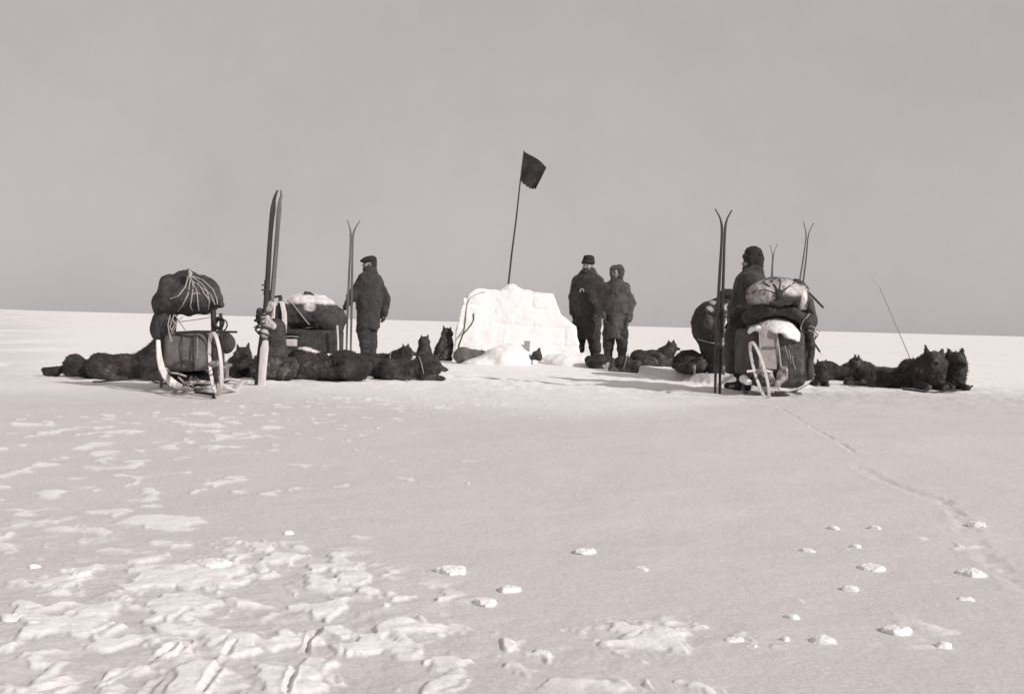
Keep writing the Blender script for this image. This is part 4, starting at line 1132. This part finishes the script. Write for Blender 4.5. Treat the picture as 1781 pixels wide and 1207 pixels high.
    if low < hem + .05:
        fs = S(.05)
        def cut3(p, wr=wr, el=el):
            dd = np.full(len(p), 9.0)
            for i in (0, 1):
                a, b = el[i], wr[i]; d = b - a; h_ = np.clip((p - a) @ d / (d @ d), 0, 1)
                dd = np.minimum(dd, np.linalg.norm(p - a - h_[:, None] * d, axis=1) - .085)
            return np.minimum(cutp(p), dd)
        cf = cut3
    else: cf = cut2
    sculpt('coat', f, coat, o, h=.0125, wob=.006, fold=fold, fdir=(1, 1, .8), fsc=6.5, seed=seed + 5, cut=cf, **kw)
    # gloves with five fingers
    for i, s in enumerate((-1, 1)):
        d = wr[i] - el[i]; d /= np.linalg.norm(d)
        up = np.array([0, 0, 1.0]) if abs(d[2]) < .8 else np.array([0, -1.0, 0])
        sd_ = np.cross(d, up); sd_ /= np.linalg.norm(sd_); nn = np.cross(sd_, d)
        palm = np.cross(d, nn) * 0 + (-nn)
        if abs(d[2]) >= .8: palm = np.array([-s, 0, 0]) * 1.0; wd = np.array([0, -1.0, 0])
        else: palm = np.array([0, 0, -1.0]); wd = np.array([0, -1.0, 0]) if abs(d[0]) > .5 else np.array([s, 0, 0.])
        w0 = wr[i]; f = S(.010)
        f.rc(w0 - d * .03, w0 + d * .02, .040, .034)
        for u in (-.026, -.009, .009, .026): f.rc(w0 + d * .02 + wd * u * .8, w0 + d * .085 + wd * u, .019, .0165)
        for u, ln_, c_ in ((.029, .062, .8), (.010, .074, .9), (-.010, .068, 1.0), (-.028, .052, 1.1)):
            a = w0 + d * .088 + wd * u; b = a + d * ln_ * .5 + palm * .012 * c_; c2 = b + d * ln_ * .32 + palm * .026 * c_
            f.rc(a, b, .0145, .013, k=.004); f.rc(b, c2, .013, .011, k=.003)
        a = w0 + d * .03 + wd * .034; b = a + d * .035 + wd * .028 + palm * .01; c2 = b + d * .03 + palm * .014
        f.rc(a, b, .017, .015); f.rc(b, c2, .015, .012)
        sculpt('glove', f, M_glove, o, h=.0065, seed=seed + 7 + i)
    # headgear
    f = S(.02)
    if hat == 'flat':      # round cap with a small peak
        f.rc(hp(0, .015, .075), hp(0, .015, .155), .096, .090, (1, 1.08, .45)); f.rc(hp(-.06, -.075, .062), hp(.06, -.075, .062), .022, None, (1, 1.6, .5)); f.rc(hp(0, .015, .06), hp(0, .015, .075), .096, .098, (1, 1.1, .5))
    elif hat == 'peaked':  # soft cap bulging forward
        f.el(hp(0, -.01, .085), (.105, .135, .062), (12, 0, head_yaw)); f.rc(hp(-.05, -.12, .058), hp(.05, -.12, .058), .03, None, (1, 1.3, .6)); f.rc(hp(0, .04, .05), hp(0, .05, -.05), .085, .075); 
    elif hat == 'fur':     # tall fur cap with ear flaps down
        f.rc(hp(0, .02, .05), hp(0, .02, .135), .112, .098, (1, 1.1, .8)); f.rc(hp(0, .055, .05), hp(0, .065, -.08), .098, .085); f.bx(hp(0, .04, .13), (.085, .085, .035), .03, (-8, 0, head_yaw))
        for s in (-1, 1): f.rc(hp(s * .085, -.005, .03), hp(s * .078, -.01, -.07), .038, .032)
        f.rc(hp(-.06, -.085, .085), hp(.06, -.085, .085), .028)
    if hat:
        sculpt('hat', f, M_furhat, o, h=.0095, wob=.005, wscale=25, fold=.004, seed=seed + 11, tufts=900 if hat == 'fur' else 250, tlen=.016, tw=.003)
    return o

# lone man on the left, facing left, hand on the ski
q = P(638, 628, 21.2); lm = Vector((q.x, 21.2, G(q.x, 21.2)))
person('lone man left of the cairn in dark anorak and soft cap, hand on skis', lm, R(-122), 1.74,
       arms={1: ((.25, -.17, 1.06), (.19, -.31, .95)), -1: ((-.24, .17, 1.04), (-.19, .19, .78))}, coat=M_wool, hat='peaked', coat_len=.30, bulk=1.06, seed=200, lean=-.02, head_yaw=42, stance=.09)
# two men right of the cairn
q = P(1019, 629, 21.3); 
person('man beside the cairn in dark fur coat and round peaked cap, pale ring on chest', Vector((q.x, 21.3, G(q.x, 21.3))), R(-22), 1.77,
       arms={-1: ((-.255, .04, 1.10), (-.235, -.03, .84)), 1: ((.25, .02, 1.11), (.20, -.10, .86))}, coat=M_wool, hat='flat', coat_len=.235, bulk=1.12, seed=220, stance=.15, feet_yaw=(-50, 12), head_yaw=-8, coat_fur=900)
pm = [o for o in bpy.data.objects if o.name.startswith('person')][-1]
for o_ in [o for o in bpy.data.objects if o.get('category') == 'person']: pm = o_
pm = [o for o in bpy.data.objects if o.get('label', '').startswith('man beside the cairn')][0]
cc = Vector((-.02, -.245, 1.20))
MB().tube([cc + Vector((.032 * math.cos(a), -.006, .032 * math.sin(a))) for a in np.linspace(R(-30), R(230), 14)], .008, 6).build('ring_clasp', M_white, pm)
q = P(1069, 636, 20.6)
person('shorter man in grey hooded anorak right of the man with chest ring', Vector((q.x, 20.6, G(q.x, 20.6))), R(-12), 1.57,
       arms={-1: ((-.23, .02, 1.10), (-.20, -.10, .84)), 1: ((.265, .03, 1.08), (.235, -.05, .78))}, coat=M_anorak, hood=True, hat=None, coat_len=.235, bulk=1.02, seed=240, fold=.024, stance=.13, beard=False)
# near man behind the right sledge
q = P(1287, 682, 15.35)
person('man in tall fur cap and long dark coat in profile beside the right sledge', Vector((q.x, 15.35, G(q.x, 15.35))), R(-100), 1.70,
       arms={1: ((.24, .02, 1.12), (.22, -.16, .92)), -1: ((-.29, .03, 1.12), (-.30, -.12, .98))}, coat=M_wool, hat='fur', coat_len=.13, bulk=1.30, seed=260, lean=-.09, head_yaw=0)

# ================================================================== DOGS
def dog(label, px, py, heading, pose='lie', s=1.0, hyaw=0, hpitch=0, coat=.0, white=None, seed=0, harness=False, tail=1, dyy=0, hup=0.0, Y=None):
    q = GP(px, py) if Y is None else None
    if Y is not None:
        p_ = P(px, py, Y); q = Vector((p_.x, Y, G(p_.x, Y)))
    o = thing('dog', label, 'dog', (q.x, q.y + dyy, G(q.x, q.y + dyy)), R(heading), 'sledge dogs resting in the snow', s)
    f = S(.055); A = np.array
    if pose == 'lie':
        f.el((.20, 0, .17), (.19, .145, .17)); f.el((-.04, 0, .155), (.22, .135, .15)); f.el((-.30, 0, .15), (.17, .15, .155))
        for t in (-1, 1):
            f.el((-.27, t * .11, .10), (.15, .075, .11)); f.rc((-.18, t * .15, .035), (-.02, t * .15, .03), .038, .032, k=.03)
            f.rc((.24, t * .09, .12), (.20, t * .105, .05), .065, .048); f.rc((.20, t * .105, .045), (.46, t * .085, .032), .045, .034, k=.03); f.el((.49, t * .085, .03), (.05, .037, .03), k=.02)
        H = A([.38, 0, .37 + hup]); f.rc((.24, 0, .23), H - [.04, 0, .05], .145, .115); f.el((.30, 0, .22), (.12, .14, .14))
    elif pose == 'sleep':
        f.el((.20, 0, .15), (.17, .15, .16)); f.el((-.05, 0, .12), (.22, .13, .12)); f.el((-.29, 0, .15), (.17, .16, .17))
        for t in (-1, 1):
            f.el((-.27, t * .12, .09), (.15, .07, .10)); f.rc((-.18, t * .15, .035), (-.04, t * .16, .03), .038, .032, k=.03)
            f.rc((.22, t * .10, .05), (.44, t * .10, .03), .045, .034, k=.03)
        H = A([.44, 0, .13 + hup]); f.rc((.26, 0, .17), H - [.03, 0, 0], .12, .085)
    elif pose == 'curl':
        for i in range(7):
            a = R(-150 + i * 48); r_ = .165
            f.el((math.cos(a) * r_, math.sin(a) * r_ * .8, .15), (.16, .14, .15 + .02 * math.sin(i)))
        f.el((0, 0, .12), (.2, .18, .12)); f.el((-.06, .05, .19), (.22, .19, .18))
        H = A([.16, -.24, .15 + hup]); f.rc((.27, -.06, .2), H, .11, .08)
        f.rc((.0, .2, .06), (-.2, .1, .06), .06, .05); f.rc((.05, -.28, .04), (-.12, -.26, .035), .04, .034)
    elif pose == 'sit':
        f.el((-.13, 0, .15), (.17, .155, .16)); f.rc((-.10, 0, .22), (.07, 0, .42), .14, .13, (1, .95, 1)); f.el((.08, 0, .34), (.155, .17, .18)); f.el((-.02, 0, .24), (.19, .20, .20))
        for t in (-1, 1):
            f.el((-.08, t * .12, .12), (.15, .07, .13)); f.rc((.0, t * .14, .04), (.12, t * .13, .03), .04, .034, k=.03)
            f.rc((.12, t * .075, .34), (.16, t * .07, .06), .055, .034); f.el((.19, t * .07, .03), (.055, .037, .03), k=.02)
        H = A([.15, 0, .64 + hup]); f.rc((.09, 0, .45), H - [.02, 0, .05], .13, .11)
    # head
    yw, pt = R(hyaw), R(hpitch)
    if pose == 'curl': yw += R(-150)
    fw = A([math.cos(yw) * math.cos(pt), math.sin(yw) * math.cos(pt), math.sin(pt)]); sdv = A([-math.sin(yw), math.cos(yw), 0]); up = np.cross(fw, sdv)
    f.el(H, (.098, .102, .088), k=.03); f.rc(H - fw * .03 - up * .03, H - fw * .02 - up * .04, .09)
    f.rc(H + fw * .05 - up * .02, H + fw * .155 - up * .035, .052, .032, k=.03)
    for t in (-1, 1):
        f.el(H + sdv * t * .075 - up * .045 - fw * .02, (.06, .06, .06), k=.03)
        a = H + sdv * t * .068 + up * .058 - fw * .02; f.rc(a, a + up * .085 + sdv * t * .02 - fw * .005, .036, .006, k=.012)
    if tail:
        if pose in ('lie', 'sleep'):
            if tail == 2: tp = [(-.42, 0, .12), (-.56, .02, .07), (-.68, .03, .06), (-.74, .02, .09)]
            else: tp = [(-.42, 0, .13), (-.48, .12, .08), (-.38, .24, .06), (-.22, .27, .05)]
        elif pose == 'curl': tp = [(-.26, -.16, .10), (-.12, -.30, .09), (.06, -.34, .10), (.16, -.32, .13)]
        else: tp = [(-.26, 0, .08), (-.38, .06, .06), (-.42, .16, .05), (-.34, .24, .05)]
        for a, b, ra, rb in zip(tp[:-1], tp[1:], (.05, .062, .06), (.062, .06, .03)): f.rc(a, b, ra, rb, k=.03)
    def coatf(p):
        v = .22 + coat + .55 * (fbm(p * 9, 3, seed) - .5)
        v += .35 * np.exp(-((np.linalg.norm(p - (H + fw * .12 - up * .06), axis=1)) / .05) ** 2)     # paler muzzle
        v += .12 * sstep(.10, .0, p[:, 2])
        if white is not None:
            cx_, cy_, cz_, rr_, aa = white
            v += aa * sstep(1.1, .75, np.linalg.norm((p - A([cx_, cy_, cz_])) / A([rr_ * 1.4, rr_ * 1.2, rr_]), axis=1) + .3 * (fbm(p * 25, 2, 3) - .5))
        return v
    def flow(p):
        d = A([[-.8, 0, -.45]]) + p * A([[0, 1.2, 0]])
        return d / np.linalg.norm(d, axis=1)[:, None]
    def keep(p):
        return 1 - .75 * np.exp(-(np.linalg.norm(p - (H + fw * .1), axis=1) / .10) ** 2)
    sculpt('body', f, M_fur, o, h=.013, wob=.012, wscale=11, fine=.006, fscale=35, tufts=2600, tlen=.030, tw=.005, flow=flow, coat=coatf, keep=keep, seed=seed)
    nz_ = H + fw * .19 - up * .03
    sculpt('nose', S(.001).el(nz_, (.016, .018, .014)), M_eye, o, h=.006)
    for t in (-1, 1): sculpt('eye', S(.001).el(H + fw * .075 + sdv * t * .034 + up * .022, (.010, .010, .009)), M_eye, o, h=.004)
    if harness:
        mb = MB()
        if pose in ('lie', 'sleep'): cpt, n1, rr1 = (.17, 0, .17), (1, 0, .25), .172
        else: cpt, n1, rr1 = (.06, 0, .38), (.6, 0, 1), .155
        cpt = Vector(cpt); n1 = Vector(n1).normalized(); u1 = n1.cross(Vector((0, 1, 0))).normalized(); v1 = n1.cross(u1)
        mb.tube([cpt + u1 * math.cos(a) * rr1 * 1.03 + v1 * math.sin(a) * rr1 * .95 for a in np.linspace(0, 2 * PI, 28)[:-1]], .009, 6, close=True)
        mb.build('harness', M_strap_p, o)
    return o
dog('dark dog lying flat at the far left end of the row, tail stretched left', 166, 656, 2, 'sleep', .80, tail=2, seed=300, hup=.07, hpitch=-5, coat=-.05)
dog('dark prick eared dog lying between the far left dog and the first sledge', 222, 661, 12, 'lie', .96, seed=310, hyaw=-60, coat=-.03, hup=.06)
dog('dark dog looking up between the first sledge and the tall leaning skis', 416, 655, -70, 'lie', .82, seed=320, hyaw=10)
dog('dark dog curled up just right of the pale strip at the tallest left skis', 474, 657, 20, 'curl', .88, seed=330, coat=.12, Y=14.6)
dog('curled dark dog with a snow white back below the second sledge', 537, 658, 100, 'curl', 1.06, seed=340, white=(-.04, 0.0, .38, .13, 1.2), Y=14.9)
dog('curled dark dog with pale shoulder right of the white backed dog', 603, 656, -30, 'curl', .98, seed=350, coat=-.05, white=(.20, .16, .28, .09, .8), Y=15.1)
dog('dog in pale harness, head raised, lying right of the lone man behind the front row', 672, 646, -25, 'lie', .86, seed=360, harness=True, Y=17.6, hup=-.03)
dog('dark dog curled small at the right foot of the lone man', 640, 652, 30, 'curl', .75, seed=365, Y=16.4)
dog('dark dog sleeping stretched right in front of the sitting dogs', 712, 656, 12, 'lie', .86, seed=370, Y=15.6, harness=True, hup=-.16, hpitch=-8)
dog('dark dog sitting upright with pointed ears, left one of the two sitters by the cairn', 738, 648, -95, 'sit', .66, seed=380, harness=True, Y=18.6, hyaw=-8)
dog('tallest sitting dog right beside the cairn, back of its head turned to us', 772, 634, 70, 'sit', .74, seed=390, hyaw=15, Y=20.6, coat=.10)
dog('small dark dog curled at the boots of the two men', 1040, 643, 160, 'curl', .62, seed=400, Y=19.5)
dog('grey dog sleeping with pale muzzle to the left in front of the hooded man', 1103, 649, 170, 'sleep', .80, seed=410, coat=.12, Y=18.9, white=(.5, 0, .12, .09, .6), tail=1, harness=True)
dog('dark prick eared dog, head up, right of the pale muzzled sleeper', 1136, 648, 15, 'lie', .80, seed=420, hyaw=-60, Y=19.3)
dog('low grey dog lying right of the raised head dog, before the curled bushy one', 1168, 645, 0, 'sleep', .72, seed=430, coat=.10, Y=19.2)
dog('dark bushy dog curled at the left foot of the hump load', 1203, 648, -20, 'curl', .86, seed=440, Y=17.4)
dog('dark dog facing us with upright ears just right of the right sledge', 1419, 660, -88, 'lie', .74, seed=450, Y=17.2, hup=.0)
dog('dark dog lying low behind the pair of ear raising dogs right of the sledge', 1462, 655, 180, 'sleep', .92, seed=460, Y=18.6)
dog('dog with head raised facing left in the middle of the right row', 1530, 663, 172, 'lie', .90, seed=470, hyaw=12, Y=17.3, coat=.05, hup=-.03)
dog('dark dog sleeping low just left of the two big headed dogs', 1560, 670, 178, 'sleep', .80, seed=480, Y=16.9)
dog('big dark dog facing us, left one of the two big headed dogs at far right', 1602, 676, -90, 'lie', 1.30, seed=490, Y=16.9, hyaw=-10, hup=-.06, coat=.04)
dog('big dark dog facing us at the far right end, tail stretched right', 1638, 676, -88, 'lie', 1.26, seed=500, Y=17.15, hyaw=8, hup=-.06)

# traces lying on the snow between dogs and sledges
def trace(pts, label, m=M_rope_d, r=.009, lift=.012):
    W3 = [GP(*q) for q in pts]; b = W3[0].copy(); mb = MB(); out = []
    for a, c_ in zip(W3[:-1], W3[1:]):
        for k in range(5):
            p = a.lerp(c_, k / 5); p.z = G(p.x, p.y) + lift + .012 * math.sin(p.x * 9); out.append(p - b)
    mb.tube(out, r, 6); o = mb.build('trace_line', m); o.location = b
    tag(o, label, 'dog trace', 'harness traces on the snow')
trace([(162, 667), (175, 668), (215, 664), (260, 663), (300, 672)], 'dark dog trace lying on snow below the two far left dogs')
trace([(378, 668), (400, 664), (425, 666), (452, 663)], 'dark dog trace from first sledge toward the tall leaning skis')
trace([(1412, 662), (1440, 660), (1480, 664), (1530, 668), (1570, 676)], 'dark dog trace along the snow before the right hand dogs')
trace([(1570, 680), (1620, 683), (1660, 682), (1698, 672)], 'dark trace end curling right past the last dog', r=.014)

# ================================================================== LOOSE CLODS
def clod(px, py, wpx, hpx, label, seed):
    q = GP(px, py + hpx * .3); Sx = F / q.y; w = wpx / Sx / 2
    rg = random.Random(seed); planes = []
    for k in range(7):
        a_ = rg.uniform(0, 2 * PI); zc = rg.uniform(.1, .8); hz_ = math.sqrt(1 - zc * zc)
        planes.append(((math.cos(a_) * hz_, math.sin(a_) * hz_, zc), w * rg.uniform(.80, 1.10) * hz_ + w * .20 * zc))
    f = S(.02); f.el((0, 0, w * .10), (w, w * 1.15, w * .21)); f.el((w * .45, w * .2, w * .02), (w * .6, w * .7, w * .2)); f.el((-w * .6, -w * .2, w * .0), (w * .5, w * .6, w * .2))
    o = sculpt('snow_clod', f, M_snow, None, h=max(w / 14, .0035), wob=w * .12, wscale=2.2 / w, fine=w * .06, fscale=7 / w, seed=seed, cut=lambda p: np.maximum.reduce([-p[:, 2] - .012] + [p @ np.array(nv) - dd for nv, dd in planes]))
    o.location = q; o.rotation_euler = (0, 0, (seed * 1.7) % 3)
    tag(o, label, 'snow clod', 'loose white clods on the foreground crust')
lbl = 'small loose white snow clod lying on the grey foreground crust'
for i, (a, b, w_, h_, l_) in enumerate([(785, 989, 56, 22, 'large white clod alone on the crust left of the picture centre'), (845, 1046, 40, 12, 'flat oval clod lower left of the tiny clod below picture centre'), (885, 1024, 35, 10, 'small flat clod right of and above the oval clod near picture centre'), (503, 926, 18, 8, 'tiny lone clod on smooth crust high in the left foreground'),
        (57, 985, 20, 8, 'tiny clod nearest the left picture edge, level with the patchy snow'), (140, 998, 34, 12, 'flat clod on the left between the tiny edge clod and the patchy snow'), (375, 978, 56, 16, 'broad clod at the upper rim of the patchy snow on the left'), (25, 1072, 48, 18, 'wide clod touching the left picture edge low in the foreground'), (1560, 1092, 46, 20, 'biggest rounded clod in the lower right foreground'),
        (1430, 1112, 42, 12, 'flat clod just lower left of the biggest rounded clod'), (1380, 1073, 24, 8, 'small clod upper left of the flat clod by the biggest rounded one'), (1405, 957, 24, 10, 'clod alone on crust below the two highest clods on the right'), (1450, 917, 18, 8, 'tiny clod, left one of the two highest on the right'), (1690, 997, 48, 11, 'long flat clod by the disturbed trail near the right edge'), (1700, 911, 28, 8, 'clod lying on the disturbed trail, highest one near the right edge'), (1515, 988, 44, 8, 'thin long clod left of the long flat one by the trail'),
        (1480, 1023, 24, 8, 'small clod just below the thin long clod on the right'), (1680, 1042, 28, 10, 'small clod below the long flat one near the right edge'), (1640, 1120, 24, 10, 'clod right of and below the biggest rounded clod'), (1018, 960, 38, 5, 'low thin clod alone right of the picture centre'), (1115, 990, 28, 7, 'small clod lower right of the low thin clod near picture centre'), (1280, 1114, 30, 7, 'left one of a touching pair of small low clods at lower right'), (1312, 1124, 12, 6, 'tiniest clod, right one of a touching pair at lower right'), (1490, 950, 18, 8, 'tiny clod upper left of the thin long clod on the right'), (1366, 1112, 16, 6, 'tiny clod left of the flat clod by the biggest rounded one'), (1522, 917, 16, 6, 'tiny clod, right one of the two highest on the right')]):
    clod(a, b, w_, h_, l_ or lbl, 600 + i)
print("objects", len(bpy.data.objects))
